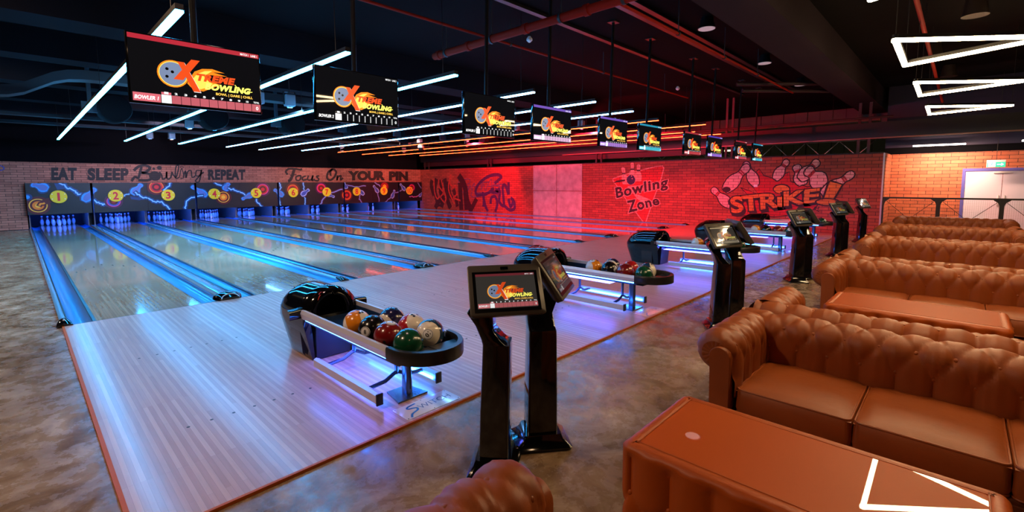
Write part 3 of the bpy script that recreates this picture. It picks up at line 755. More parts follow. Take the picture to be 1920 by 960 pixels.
# curved bulkhead strip at upper left
b = BM(); pts = []
for k in range(25):
    t = k/24; x = -2.6+4.4*t; s = 1/(1+math.exp(-(x-.15)*6.5)); pts.append((x, 3.02+.42*s))
loft(b, [[(x, 3.9, z), (x, 4.25, z), (x, 4.25, z+.16), (x, 3.9, z+.16)] for x, z in pts]); struct('trim_41', b, mat('beam_bluegrey', H('#10131a'), .8), smooth=60)
b = BM(); box(b, 1.8, 17, 3.9, 4.25, 3.44, 3.60); struct('trim_42', b, bpy.data.materials['beam_bluegrey'])
for y in (10.6, 12.9): 
    b = BM(); box(b, -5, 17, y, y+.28, 3.42, 3.5); struct('trim_%d' % (43+int(y)), b, bpy.data.materials['beam_bluegrey'])
# black header band above the red wall, glazed clerestory, posts
b = BM(); box(b, WX+.02, WX+.3, -12, WY, 2.86, 3.3, 0); struct('trim_60', b, M['black'])
b = BM(); box(b, WX-.02, WX+.02, -12, 6, 2.83, 2.865); struct('trim_61', b, M['orange_trim'] if False else mat('header_edge', H('#8a5a48'), .4))
b = BM(); box(b, WX+.25, WX+.45, -1, WY, 2.60, 2.9); struct('trim_62', b, mat('dark_red_duct', H('#3a1214'), .6))
for q, y in enumerate((16.6, 16.2, 11.0, 10.75, 4.2, 3.95, -1.2, -1.4, -5.25, -5.0)):
    b = BM(); box(b, WX+.03, WX+.08, y-.035, y+.035, 2.44, 4.5); o = obj('ceiling_post', b, M['post'], None, 0)
    tag(o, 'thin plum post above the brick wall, %s' % ['in the far left corner', 'just right of the far corner post', 'left of the cement panel', 'second left of the cement panel', 'near the sign triangle', 'second near the sign triangle', 'left of the strike mural', 'second left of the strike mural', 'nearest the wall end', 'second from the wall end'][q], 'post', 'posts above the red wall')
# back-of-house seen over the wall
b = BM()
for k in range(60): box(b, 23.0+(.04 if k % 2 else 0), 23.1, -6+k*.45, -6+(k+1)*.45-.02, 0, CEIL)
struct('wall_back_of_house', b, M['grey_panel'])
def truss(y0, y1, x, z0, z1, n, lab):
    r = thing('roof_truss', lab, 'truss', (x, (y0+y1)/2, z0), 0, 'trusses seen over the red wall'); L = y1-y0
    b = BM(); tube(b, [(0, -L/2, 0), (0, L/2, 0)], .018, n=6); obj('chord', b, M['silver'], r)
    b = BM(); tube(b, [(0, -L/2, z1-z0), (0, L/2, z1-z0)], .018, n=6); obj('chord', b, M['silver'], r)
    b = BM()
    for k in range(n): tube(b, [(0, -L/2+L*k/n, 0 if k % 2 else z1-z0), (0, -L/2+L*(k+1)/n, z1-z0 if k % 2 else 0)], .012, n=6)
    obj('web_bars', b, M['silver'], r)
truss(-5.2, -1.2, 19.2, 2.45, 2.95, 8, 'pale metal truss behind the top right of the strike wall')
truss(-1, 4, 19.8, 2.6, 3.0, 10, 'pale metal truss behind the header over the sign mural')
b = BM(); tube(b, [(19.0, -5.3, 3.55), (19.0, 16, 3.55)], .09, n=12); o = obj('air_duct', b, M['grey_panel']); tag(o, 'olive grey round duct high behind the brick wall', 'duct')
for y in (-4, 2, 8, 14):
    b = BM(); tube(b, [(19.0, y, 3.62), (19.0, y, CEIL)], .006, n=5); obj('duct_hanger', b, M['black_satin'], o)
for q, (y, x) in enumerate(((14.6, 18.2), (12.0, 18.2), (3.0, 18.4), (-.3, 18.4))):
    b = BM(); box(b, x-.05, x+.05, y-.7, y+.7, 2.74, 2.80, 0, None, .01); o = obj('strip_light', b, emitm('strip_warm', (1, .85, .6), 1.6)); hb = BM(); tube(hb, [(x, y, 2.79), (x, y, CEIL)], .006, n=5); obj('hanger_rod', hb, M['black_satin'], o); tag(o, ['pale strip lamp over the far end of the red wall', 'pale strip lamp second from the far corner', 'dim strip lamp behind the wall over the sign mural', 'dim strip lamp behind the wall over the strike mural'][q], 'strip light', 'strip lamps behind the red wall')
area('back_of_house_light', (21, 0, 4.2), (21, 0, 0), (.8, .8, .5), 14, 1, 14)

M['hanger'] = mat('hanger_grey', H('#3a3a3e'), .5, metal=.4)
def pipe(name, lab, cat, pts, r, clamps=(), m='pipe_red', cm='hanger'):
    t = thing(name, lab, cat, pts[0]); o0 = Vector(pts[0]); b = BM(); tube(b, [Vector(p)-o0 for p in pts], r, n=14); obj('pipe_run', b, M[m], t)
    d = (Vector(pts[1])-o0).normalized()
    for c in clamps:
        b = BM(); p = d*c; tube(b, [p-d*.02, p+d*.02], r+.012, n=14); box(b, p.x-.006, p.x+.006, p.y-.006, p.y+.006, p.z+r, CEIL-o0.z); k = obj('pipe_hanger', b, M[cm], t)
    return t
pipe('sprinkler_pipe', 'thick red sprinkler main with silver hangers running across the upper middle', 'pipe', [(5.2, -.2, 3.9), (5.2, -4.6, 3.9)], .062, (.35, 1.5, 2.9, 3.9))
t = bpy.context.scene.objects['sprinkler_pipe']; 
for c in (.1, .9, 2.2, 3.3):
    b = BM(); tube(b, [(0, -c, 0), (0, -c-.07, 0)], .078, n=14); obj('pipe_coupling', b, M['pipe_red'], t)
pipe('sprinkler_pipe', 'thin red sprinkler branch line passing behind the thick main', 'pipe', [(1.0, -1.35, 4.05), (13.5, -1.35, 4.05)], .022, (2, 5, 8, 11))
pipe('sprinkler_pipe', 'thin red sprinkler branch line right of the thick main', 'pipe', [(5.2, -3.9, 3.95), (14.2, -3.9, 3.95)], .022, (2, 4, 6))
pipe('sprinkler_pipe', 'dark red pipe along the lounge ceiling above the triangle lamps', 'pipe', [(5.5, -6.75, 3.9), (19.5, -6.75, 3.9)], .03, ())
pipe('sprinkler_pipe', 'dark red pipe running along the header over the red wall', 'pipe', [(16.9, -5.8, 3.42), (16.9, 14, 3.42)], .03, (), 'post')
pipe('sprinkler_pipe', 'near strut of the pair of angled dark red pipes under the ceiling', 'pipe', [(12.75, -2.95, 4.1), (14.2, -4.6, 4.1)], .05, (), 'post')
pipe('sprinkler_pipe', 'far strut of the pair of angled dark red pipes under the ceiling', 'pipe', [(13.2, -2.95, 4.0), (14.9, -4.6, 4.0)], .05, (), 'post')
for q, y in enumerate((-1.95, -3.15, -3.4)):
    b = BM(); box(b, 1, 16.5, y, y+.10, 4.44, 4.49); o = obj('cable_tray', b, M['black_satin'], None, 0); tag(o, ['cable tray on the ceiling farthest from the lounge', 'cable tray on the ceiling beside the monitor poles', 'cable tray on the ceiling nearest the lounge'][q], 'cable tray', 'ceiling cable trays')

# tube lights over the lanes
tubes = []
for i in range(1, 11):
    red = i > 6; key = 'tube_blue' if i <= 3 else 'tube_cool' if i <= 6 else 'tube_red'
    xs = [.87, 2.56, 4.2, 5.95, 7.5, 9.1, 10.9, 12.6, 14.2, 15.5][i-1]; z = 3.12
    y1 = [15.0, 14.3, 14.5, 15.0, 15.9, 15.1, 15.2, 15.9, 15.9, 14.8][i-1]; y0 = [-2.2, -2.0, -2.0, -1.95, -2.15, -2.05, -1.75, -2.25, -1.3, -1.6][i-1]
    cn = 'blue-white' if i <= 3 else 'cool white' if i <= 6 else 'thin red'
    t = thing('tube_light', '%s linear tube light hung over lane %s' % (cn, NUMW[i]), 'light', (xs, 0, z), 0, 'linear tube lights over the lanes')
    wd = .032 if i <= 3 else .024 if not red else .010
    b = BM(); box(b, -wd, wd, y0, y1, 0, .022 if not red else .014, 0); obj('light_strip', b, M[key], t, 0)
    b = BM(); box(b, -wd, wd, y0, y1, .023, .075, 0); obj('housing', b, M['black_satin'], t, 0)
    b = BM()
    for y in (y0+.3, (y0+y1)/2-3, (y0+y1)/2+3, y1-.3): tube(b, [(0, y, .07), (0, y, CEIL-z)], .004, n=5)
    obj('suspension_wire', b, M['black_satin'], t)

# triangle lamps over the lounge
def triangle(x, y, lab):
    t = thing('triangle_light', lab, 'light', (x, y, 3.0), 0, 'white triangle lamps over the lounge')
    P = [Vector((0, 0)), Vector((1.42, .02)), Vector((.95, -1.16))]
    for a_, c_ in ((0, 1), (1, 2), (2, 0)):
        d = (P[c_]-P[a_]).normalized(); n = Vector((-d.y, d.x))*.024
        p, q = P[a_]-d*.02, P[c_]+d*.02
        for nm, z0, z1, mm in (('light_bar', 0, .03, 'tri'), ('bar_housing', .031, .07, 'black_satin')):
            b = BM(); prism(b, [(p+n)[:], (q+n)[:], (q-n)[:], (p-n)[:]], z0, z1); obj(nm, b, M[mm], t, 0)
    b = BM()
    for p in P: tube(b, [(p.x, p.y, .06), (p.x, p.y, CEIL-3)], .004, n=5)
    obj('suspension_wire', b, M['black_satin'], t)
for x, lab in ((2.93, 'glowing white triangle lamp at the top edge, second from the camera'), (5.87, 'largest fully seen glowing white triangle lamp at upper right'),
               (8.72, 'middle glowing white triangle lamp at upper right'), (11.79, 'smallest and farthest glowing white triangle lamp')):
    triangle(x+.10, -6.74, lab)
b = BM(); box(b, 17.97, 18.03, -7.32, -6.2, 2.60, 2.64); o = obj('linear_light', b, emitm('line_white', (1, .9, .8), 9), None, 0); tag(o, 'short straight white pendant bar in front of the dark blue upper wall', 'light')
b = BM(); box(b, 17.97, 18.03, -9.3, -8.38, 2.62, 2.66); o = obj('linear_light', b, emitm('line_white', (1, .9, .8), 9), None, 0); tag(o, 'white pendant bar cut by the right photo edge', 'light')

# ceiling discs, detectors, fixtures
for q, (x, y) in enumerate(((8.42, -3.86), (11.83, -3.85), (15.25, -3.83), (5.0, -3.86))):
    t = thing('ceiling_downlight', 'unlit white round downlight, %s' % ['largest seen left of the big beam', 'second along the big beam', 'third and farthest along the big beam', 'above the thick red pipe'][q], 'light', (x, y, CEIL), 0, 'round downlights beside the big beam')
    b = BM(); lathe(b, [(.10, 0), (.12, -.12), (.15, -.17), (.155, -.19)], 20); obj('can', b, M['black_satin'], t)
    b = BM(); lathe(b, [(.14, -.188), (.14, -.196)], 20); obj('lens', b, mat('lens_white', (.62, .56, .58), .4, emit=(1, .8, .85), es=.25), t)
for q, (x, y) in enumerate(((10.5, -7.3), (13.5, -6.7), (16.2, -6.9), (8.6, -7.9))):
    b = BM(); lathe(b, [(.12, 0), (.16, -.25), (.17, -.28)], 20, 0, Matrix.Translation((x, y, CEIL))); o = obj('ceiling_downlight', b, mat('brown_can', H('#2c211c'), .6)); tag(o, 'dark brown drum downlight over the lounge, %s' % ['between the two larger triangles', 'behind the middle triangle', 'behind the farthest triangle', 'above the largest triangle'][q], 'light', 'dark drum downlights over the lounge')
for q, (x, y) in enumerate(((7.02, -.9), (13.88, -.86))):
    b = BM(); lathe(b, [(.025, .0), (.06, -.05), (.06, -.08), (.03, -.11), (.012, -.12)], 16, 0, Matrix.Translation((x, y, CEIL))); o = obj('smoke_detector', b, M['white']); tag(o, ['white smoke detector under the red pipe, upper middle', 'white smoke detector left of the angled pipes'][q], 'smoke detector', 'smoke detectors')
WH = ['above the %s tube light' % n for n in ('first',)]
def fixture(loc, lab, sz=.16):
    t = thing('stage_light', lab, 'light', loc, random.uniform(-.3, .3), 'white boxy stage lights under the ceiling')
    b = BM(); box(b, -sz/2, sz/2, -sz*.45, sz*.45, .03, sz*1.35, 0, None, .02); obj('lamp_housing', b, mat('fixture_white', H('#8c8c94'), .4), t)
    b = BM(); lathe(b, [(sz*.28, .0), (sz*.3, .03)], 14); obj('lens', b, M['white_gloss'], t)
    b = BM(); box(b, -sz/2-.02, -sz/2-.008, -.02, .02, .06, sz*1.5+.03); box(b, sz/2+.008, sz/2+.02, -.02, .02, .06, sz*1.5+.03); box(b, -sz/2-.02, sz/2+.02, -.02, .02, sz*1.5+.02, sz*1.5+.032); tube(b, [(0, 0, sz*1.5), (0, 0, CEIL-loc[2])], .012, n=6)
    obj('bracket', b, M['black_satin'], t)
sp_lab = ['over the lanes near the cement panel', 'over lane 8 mid lane', 'over lane 8 near the monitors', 'left of the white ball camera', 'in front of the slogan YOUR', 'nearest the far end of lane 9', 'behind the first monitor, right of tube two', 'near the far end of tube three', 'near the far end of tube two', 'below tube three, right of its neighbour', 'half hidden by the first monitor edge', 'largest, between first and second monitor', 'behind the fourth monitor']
for l_, lb in zip(SPOTS, sp_lab): fixture((l_[0], l_[1], l_[2]+.02), 'small white stage light %s' % lb, .2)
# pan-tilt camera on the ceiling
t = thing('security_camera', 'white ball-shaped ceiling camera on a thin pole near the corner', 'camera', (12.42, 10.4, 3.3))
b = BM(); tube(b, [(0, 0, .1), (0, 0, 1.2)], .02, n=8); obj('pole', b, M['black_satin'], t)
b = BM(); box(b, -.14, .06, -.1, .1, .05, .28, 0, None, .04); obj('bracket_box', b, M['white'], t)
b = BM(); bmesh.ops.create_uvsphere(b, u_segments=18, v_segments=12, radius=.14, matrix=Matrix.Translation((0.02, 0, -.08))); obj('dome', b, M['white'], t)
b = BM(); lathe(b, [(.09, -.24), (.13, -.16), (.135, -.1)], 18, 0, Matrix.Translation((.02, 0, 0))); obj('dark_dome', b, M['black_gloss'], t)
for q in range(7):
    x = 1.35+2.2*q
    t = thing('jet_diffuser', 'round black ringed ceiling diffuser, number %s from the left' % ['one', 'two', 'three', 'four', 'five', 'six', 'seven'][q], 'diffuser', (x+.28, 8.5, 3.5), 0, 'round diffusers in a row')
    t['label'] = '%s round black ringed ceiling diffuser from the left' % ORD[q+1]
    b = BM()
    for k in range(6): 
        r_ = .30-.045*k; tube(b, [(r_*math.cos(2*PI*j/28), -.32+.02*k, r_*math.sin(2*PI*j/28)) for j in range(29)], .012, n=6, cap=False)
    obj('ring', b, mat('ring_black', (.008, .009, .011), .6, spec=.2), t)
    b = BM(); lathe(b, [(.32, -.34), (.34, -.30), (.34, .25), (.26, .35)], 28, 0, Matrix.Rotation(PI/2, 4, 'X') @ Matrix.Scale(-1, 4, (0, 0, 1)) if False else Matrix.Rotation(-PI/2, 4, 'X')); obj('drum', b, mat('drum_black', (.004, .004, .005), .9, spec=.1), t)
    b = BM(); box(b, -.62, -.32, -.1, 0, -.12, .14); box(b, -.5, -.42, -.1, 0, .1, CEIL-3.5); obj('bracket', b, mat('bracket_blue', H('#1c3440'), .6), t)

# ================================================================== MONITORS
SH = {}
R_TILT = math.radians(1.5)
def em(n, c, s=1.0):
    if n not in SH: SH[n] = mat('screen_'+n, (0, 0, 0), .3, emit=H(c), es=s)
    return SH[n]
def screen_mats(top, bot, s=1.0):
    k = '%s%s%.1f' % (top, bot, s)
    return [em('top'+k, top, s), em('bot'+k, bot, s*1.2), em('white%.1f' % s, '#ffffff', s*1.3), em('ballgrey%.1f' % s, '#8292b4', s), em('orange%.1f' % s, '#ff8a1c', s*1.2), em('redorange%.1f' % s, '#f2501c', s*1.1),
            em('yellow%.1f' % s, '#ffc850', s*1.6), em('lime%.1f' % s, '#f8f064', s*1.6), em('ink%.1f' % s, '#050508', .3), em('cell'+k, bot, s*.9)]
def draw_screen(a, W_, H_, n, dark):
    # 0 top 1 bottom 2 white 3 ball 4 ring 5 red-orange 6 flame 7 lime 8 ink
    hx, hz = W_/2, H_/2; u = lambda x: -hx+W_*x; v = lambda y: hz-H_*y
    if not dark: a.poly(rectq(u(0), u(1), v(.07), v(0)), 0)
    for s, x0, x1 in (('MATCH %d' % ((n+1)//2), .84, .91), ('LANE %d' % n, .93, .985)): a.text(s, rectq(u(x0), u(x1), v(.055), v(.02)), 2, off=.02)
    # flame
    a.poly([(u(x), v(y)) for x, y in ((.42, .56), (.46, .44), (.52, .38), (.60, .36), (.70, .40), (.60, .41), (.72, .45), (.58, .46), (.55, .50), (.58, .56), (.66, .60), (.60, .66), (.52, .74), (.44, .72), (.40, .64))], 4)
    a.poly([(u(x), v(y)) for x, y in ((.44, .57), (.48, .47), (.54, .41), (.60, .39), (.56, .45), (.53, .50), (.56, .56), (.60, .60), (.56, .66), (.50, .71), (.45, .68))], 6)
    r = H_*.185; c = (u(.30), v(.52))
    a.circle(c, r*1.12, 4); a.circle(c, r*1.02, 6); a.circle(c, r*.96, 3); a.circle((c[0]-r*.15, c[1]+r*.2), r*.6, 2) if False else None
    for x, y in ((-.42, .35), (-.05, .15), (-.45, -.28)): a.circle((c[0]+r*x, c[1]+r*y), r*.12, 8)
    X1 = [(u(.335), v(.32)), (u(.385), v(.32)), (u(.50), v(.76)), (u(.445), v(.76))]
    X0 = [(u(.44), v(.26)), (u(.505), v(.26)), (u(.37), v(.60)), (u(.30), v(.60))]
    a.poly([(p[0]+.004, p[1]-.004) for p in X1], 2); a.poly(X0, 5); a.poly(X1, 5)
    a.text('TREME', rectq(u(.475), u(.785), v(.575), v(.465)), 5, off=.06, base_off=.04, shear=.25, spacing=1.1)
    a.text('BOWLING', rectq(u(.535), u(.915), v(.70), v(.60)), 7, off=.06, base_off=.04, shear=.25, spacing=1.1)
    a.stroke([(u(.78), v(.57)), (u(.84), v(.67)), (u(.93), v(.655))], H_*.012, 7)
    a.text('BOWL | DARE | CHILL', rectq(u(.62), u(.93), v(.785), v(.735)), 6, off=.02)
    # score strip
    if not dark: a.poly(rectq(u(0.01), u(.20), v(.985), v(.86)), 1)
    a.text('BOWLER %d' % n, rectq(u(.02), u(.185), v(.955), v(.90)), 2, off=.03, shear=.2)
    cells = .205
    for k in range(10):
        x0 = cells+.071*k
        if k == 0: a.poly(rectq(u(x0), u(x0+.071), v(.985), v(.86)), 2); a.poly(rectq(u(x0), u(x0+.071), v(.855), v(.82)), 1)
        elif not dark: a.poly(rectq(u(x0+.002), u(x0+.069), v(.985), v(.86)), 9)
        else: a.poly(rectq(u(x0+.068), u(x0+.074), v(.985), v(.86)), 2)
        a.text(str(k+1), rectq(u(x0+.026), u(x0+.045), v(.845), v(.815)), 2, off=.03)
    a.text('TOTAL', rectq(u(.935), u(.985), v(.845), v(.815)), 2, off=.02)
    if not dark: a.poly(rectq(u(.918), u(.995), v(.985), v(.86)), 9)
    a.text('0', rectq(u(.955), u(.975), v(.955), v(.90)), 2, off=.02)
tvc = [('#c02c3c', '#d86874', 0, 'dark red header bar'), ('#000000', '#303036', 1, 'plain black score strip'), ('#000000', '#303036', 1, 'plain black score strip'), ('#6a48b8', '#e8b8e0', 0, 'violet header and pink score strip'), ('#6a48b8', '#a878d8', 0, 'violet bars'),
       ('#1a90b0', '#38c8e0', 0, 'turquoise bars'), ('#a82c38', '#c83c48', 0, 'crimson bars'), ('#5a3cb0', '#a070e0', 0, 'purple bars'), ('#a02434', '#d84858', 0, 'rose red bars'), ('#1a90b0', '#38c8e0', 0, 'turquoise bars')]
tvname = ['first and largest', 'second', 'third', 'fourth', 'fifth', 'sixth', 'seventh', 'eighth', 'ninth', 'tenth and smallest']
TVX = [.896, 2.356, 4.30, 5.65, 7.45, 8.86, 10.98, 12.37, 14.36, 15.9]
for i in range(10):
    top, bot, dark, desc = tvc[i]
    t = thing('monitor', '%s hanging score monitor from the left, %s' % (tvname[i], desc), 'monitor', (TVX[i], -2.6, 2.51), 0, 'score monitors hung in a row')
    t.rotation_euler = (R_TILT, 0, 0)
    b = BM(); box(b, -.48, .48, 0, .045, -.272, .272, 0, None, .006); obj('screen_frame', b, M['black_gloss'], t)
    b = BM(); box(b, -.468, .468, -.003, .002, -.256, .262); s_ = obj('screen_glass', b, M['screen_black'], t, 0)
    a = Art(lambda u, v, l: (u, -.0035-l, v)); draw_screen(a, .936, .518, i+1, dark); a.done('display', screen_mats(top, bot, 1.0), s_)
    b = BM(); tube(b, [(0, .10, -.05), (0, .10+.0, .3), (0, .10-math.tan(R_TILT)*2*0, CEIL-2.52)], .026, n=10); box(b, -.12, .12, .045, .10, -.12, .12); obj('mounting_pole', b, mat('pole_black', (.003, .003, .004), .6, spec=.2), t)
    b = BM(); box(b, -.09, .09, .02, .18, CEIL-2.51-.02, CEIL-2.51); obj('ceiling_plate', b, M['black_satin'], t)

# ================================================================== BALL RETURNS
def ball_return(k):
    names = ['nearest ball return with hood and rack, full of balls', 'second ball return from the camera, hood half behind the kiosk', 'third ball return, behind the second kiosk pair', 'fourth ball return, right of the second kiosk pair', 'fifth and farthest ball return by the red wall']
    r = thing('ball_return', names[k], 'ball return', (pair_x(k)-.015, 0, 0), 0, 'ball returns on the approach')
    # hood
    b = BM(); secs = []; N = 9
    ys = [0, .02, .06, .12, .2, .3, .42, .55, .7, .85, 1.0]
    for t in ys:
        s = min(1, (1-(1-min(1, t/.42))**2.2))**.5 if t < .42 else 1
        s = max(s, .12); y = -2.36-.78*t; a_ = .265*s; bs = .19*s; h = .30+.36*s*(.80+.20*t) if t < .42 else .66-.03*(1-t)
        zs = .36 if s >= 1 else .36*min(1, .5+.5*s); pts = [(-bs, y+(-.10+.02*t)*0, 0)]
        for q in range(1, 4): pts.append((-bs-(a_-bs)*q/4, y, zs*q/4))
        for q in range(13): an = PI-PI*q/12; pts.append((a_*math.cos(an), y, zs+(h-zs)*math.sin(an)**.85))
        for q in range(3, 0, -1): pts.append((bs+(a_-bs)*q/4, y, zs*q/4))
        pts.append((bs, y, 0)); secs.append(pts)
    # rear foot tucked in
    secs2 = []
    for t, s in zip(ys, secs): secs2.append([(x, yy-.12*(1-min(1, z/.36))*(1-t)**2, z) for x, yy, z in s])
    loft(b, secs2, cap=False); b.faces.new([b.verts.new(p) for p in secs2[0]])
    outer = secs2[-1]; yF = outer[0][1]; inner = []
    for (x, yy, z) in outer:
        inner.append((x, z))
    inn = [(-.158, yF-.0, .40)]+[(-.158, yF, .40)]*3+[(.158*math.cos(PI-PI*q/12), yF, .42+.178*math.sin(PI-PI*q/12)**.85) for q in range(13)]+[(.158, yF, .40)]*3+[(.158, yF, .40)]
    midr = [((o_[0]+i_[0])/2, yF-.035, (o_[2]+i_[2])/2) if o_[2] > .3 else ((o_[0]+i_[0])/2, yF, (o_[2]+i_[2])/2) for o_, i_ in zip(outer, inn)]
    loft(b, [outer, midr, inn, [(x*.86, yF+.32, z*.97+.01) for x, _, z in inn]], cap=False, closed=True)
    hd = obj('hood', b, M['black_gloss'], r, 50)
    b = BM(); tube(b, [(x*1.03, yF-.008, z) for x, _, z in inn[3:18]], .020, n=10); obj('hood_rim', b, M['black_gloss'], hd, 60)
    b = BM(); box(b, -.15, .15, yF+.30, yF+.31, .38, .60); obj('hood_throat', b, M['black'], hd, 0)
    for s in (-1, 1):
        b = BM(); loft(b, [[(s*(.10+.27*t), yF+.10-.05*t+dy*(.5-.15*t), .445+dz*(1-.25*t)) for dy, dz in rrect(.22, .11, .045)] for t in (.35, .5, .7, .85, .95, 1.0)]); obj('hood_shoulder', b, M['black_gloss'], hd, 60)
    b = BM(); tube(b, [(.115*math.cos(PI*.72)-.04+.012*x, yF-.040, .60+.014*z) for x, z in ((-2, -3), (-1, -1), (0, 0), (-1.2, .8), (.6, 2), (2.4, 1.6))], .003, n=6)
    obj('hood_emblem', b, mat('emblem_red', (.8, .03, .02), .4), hd)
    b = BM(); loft(b, [[(-.16, yF-.002, .0), (.16, yF-.002, .0), (.16, yF-.002, .36), (-.16, yF-.002, .36)], [(-.16, yF-.02, .01), (.16, yF-.02, .01), (.17, yF-.05, .36), (-.17, yF-.05, .36)]]); obj('hood_front_panel', b, mat('front_panel_dark', (.012, .014, .03), .3), hd, 0)
    for s in (-1, 1):
        b = BM(); loft(b, [[(s*(.205+.03*q), y, z) for q, z in ((0, .02), (.8, .05), (1.5, .34), (1.2, .36))] for y in (-2.80, -3.02)])
        obj('hood_side_panel', b, mat('side_panel_dark', (.02, .018, .018), .25, coat=.5), hd)
    # rack
    y0, y1 = -3.12, -4.55; z1 = .48
    b = BM(); box(b, -.235, .235, y1, y0+.05, .366, .374); 
    for s in (-1, 1): box(b, s*.235-.004, s*.235+.004, y1, y0, .366, .44)
    obj('ball_trough', b, mat('trough_navy', H('#1a3050'), .3), r, 0)
    for s in (-1, 1):
        b = BM(); loft(b, [[(s*.238, y, .40), (s*.262, y, .40), (s*.275, y, .45), (s*.262, y, z1), (s*.240, y, z1), (s*.240, y, .46)] for y in (y0, y1)]); obj('side_rail', b, M['silver'], r, 30)
        b = BM(); box(b, s*.240-.008, s*.240+.008, y1+.04, y0-.04, .386, .394); obj('rail_led', b, M['led'], r, 0)
    # oval end
    b = BM(); n = 24; out = [(.278*math.cos(PI+PI*q/n), y1-.03+.30*math.sin(PI+PI*q/n)) for q in range(n+1)]; inn_ = [(.236*math.cos(PI+PI*q/n), y1-.03+.255*math.sin(PI+PI*q/n)) for q in range(n+1)]
    out = [(-.278, y1+.015)]+out+[(.278, y1+.015)]; inn_ = [(-.236, y1+.015)]+inn_+[(.236, y1+.015)]
    loft(b, [[(x, y, .395) for x, y in out]+[(x, y, .395) for x, y in inn_[::-1]], [(x*1.01, y, .41) for x, y in out]+[(x, y, .41) for x, y in inn_[::-1]], [(x*1.01, y, .475) for x, y in out]+[(x, y, .46) for x, y in inn_[::-1]], [(x*.985, y+.003, .488) for x, y in out]+[(x*1.03, y-.003, .488) for x, y in inn_[::-1]]]); obj('rounded_end_rim', b, M['black_satin'], r, 40)
    b = BM(); prism(b, [(x*1.02, y) for x, y in inn_ if y < -4.63], .40, .448); prism(b, [(-.238, y1+.02), (.238, y1+.02), (.238, -4.63), (-.238, -4.63)], .366, .374); box(b, -.004, .004, y1-.28, y1-.09, .448, .452); obj('rounded_end_plate', b, mat('plate_black', (.014, .014, .016), .28), r, 0)
    # frame: post, base, beams
    b = BM(); loft(b, [[(x, -4.36+y, z) for x, y in rrect(.06-.02*(z > .2), .085, .025)] for z in (.005, .06, .39)]); obj('post', b, M['steel'], r)
    b = BM(); prism(b, [(-.13, -4.44), (.13, -4.44), (.09, -4.22), (-.09, -4.22)], .0, .012); obj('post_base', b, M['steel'], r, 0)
    b = BM(); box(b, -.03, .03, -4.36, -3.12, .31, .36, 0, None, .008); obj('centre_beam', b, M['steel'], r)
    for y in (-3.55, -4.22):
        b = BM(); tube(b, [(-.26, y, .085), (-.10, y, .10), (-.02, y, .14), (.02, y, .14), (.10, y, .10), (.26, y, .085)], .016, n=8); tube(b, [(0, y, .13), (0, y-.0, .32)], .016, n=8); obj('cross_tube', b, M['steel'], r)
    for s in (-1, 1):
        b = BM(); loft(b, [[(s*.235, y, .045), (s*.262, y, .03), (s*.285, y, .04), (s*.285, y, .10), (s*.262, y, .112), (s*.235, y, .10)] for y in (-3.38, -4.40)]); fr = obj('foot_rail', b, M['silver'], r, 30)
        b = BM(); box(b, s*.262-.028, s*.262+.026, -4.415, -4.40, .028, .114, 0, None, .004); obj('rail_cap', b, M['black_satin'], fr)
        b = BM(); box(b, s*.225-.004, s*.225+.004, -4.38, -3.40, .06, .078); obj('foot_led', b, M['led'], fr, 0)
    b = BM(); box(b, -.12, .12, -4.1, -3.2, .300, .306); obj('under_glow', b, M['led_rack'], r, 0)
    return r
for k in range(5): ball_return(k)

# balls
def ball_mat(n, base, band=None, flip=False):
    m = mat('ball_'+n, H(base), .22, coat=.5); t = NT(m); tc = t.n('ShaderNodeTexCoord'); sp = t.n('ShaderNodeSeparateXYZ'); t.l(tc.outputs['Object'], sp.inputs[0])
    col = H(base)
    if band:
        f = t.math('LESS_THAN', t.math('ABSOLUTE', sp.outputs['Z']), .058)
        c0 = t.mix(f, H('#e8dfd0'), H(band)); 
    else: c0 = t.mix(0.0, col, col)
    n_ = t.n('ShaderNodeTexNoise', i_Scale=14, i_Detail=4); t.l(tc.outputs['Object'], n_.inputs['Vector'])
    c1 = t.mix(.25, c0, t.ramp(n_.outputs[0], [(.3, (.6, .6, .6)), (.7, (1, 1, 1))]), 'MULTIPLY')
    t.l(c1, t.b.inputs['Base Color']); return m
BR = .108
def ball_mesh(n, mt, num, ndir):
    b = BM(); bmesh.ops.create_uvsphere(b, u_segments=32, v_segments=20, radius=BR)
    me = mesh('bowling_ball_'+n, b, mt, 60)
    return me
def ball_patch(num, d, rot=0):
    # a white roundel with its number, hugging the sphere around direction d
    d = Vector(d).normalized(); a_ = d.orthogonal().normalized(); up = Vector((0, 0, 1)); 
    a_ = up.cross(d).normalized(); b_ = d.cross(a_)
    R_ = Matrix.Rotation(rot, 2)
    def f(u, v, l):
        w_ = R_ @ Vector((u, v)); p = (d*BR+a_*w_.x+b_*w_.y).normalized()*(BR+.0006+l*.8); return p
    a = Art(f)
    for k in range(1, 7):   # rings keep the roundel on the curved surface
        r0, r1 = .042*(k-1)/6, .042*k/6
        for q in range(20):
            a0, a1 = 2*PI*q/20, 2*PI*(q+1)/20
            P = [(r0*math.cos(a0), r0*math.sin(a0)), (r1*math.cos(a0), r1*math.sin(a0)), (r1*math.cos(a1), r1*math.sin(a1)), (r0*math.cos(a1), r0*math.sin(a1))]
            if k == 1: P = P[1:3]+[(0, 0)]
            a.poly(P, 0, k=1)
    a.k = 3; a.ring((0, 0), .036, .0035, 1)
    wd = .010 if len(num) == 1 else .018
    a.text(num, rectq(-wd, wd, -.016, .016), 1, off=.03, base_off=.03)
    return a
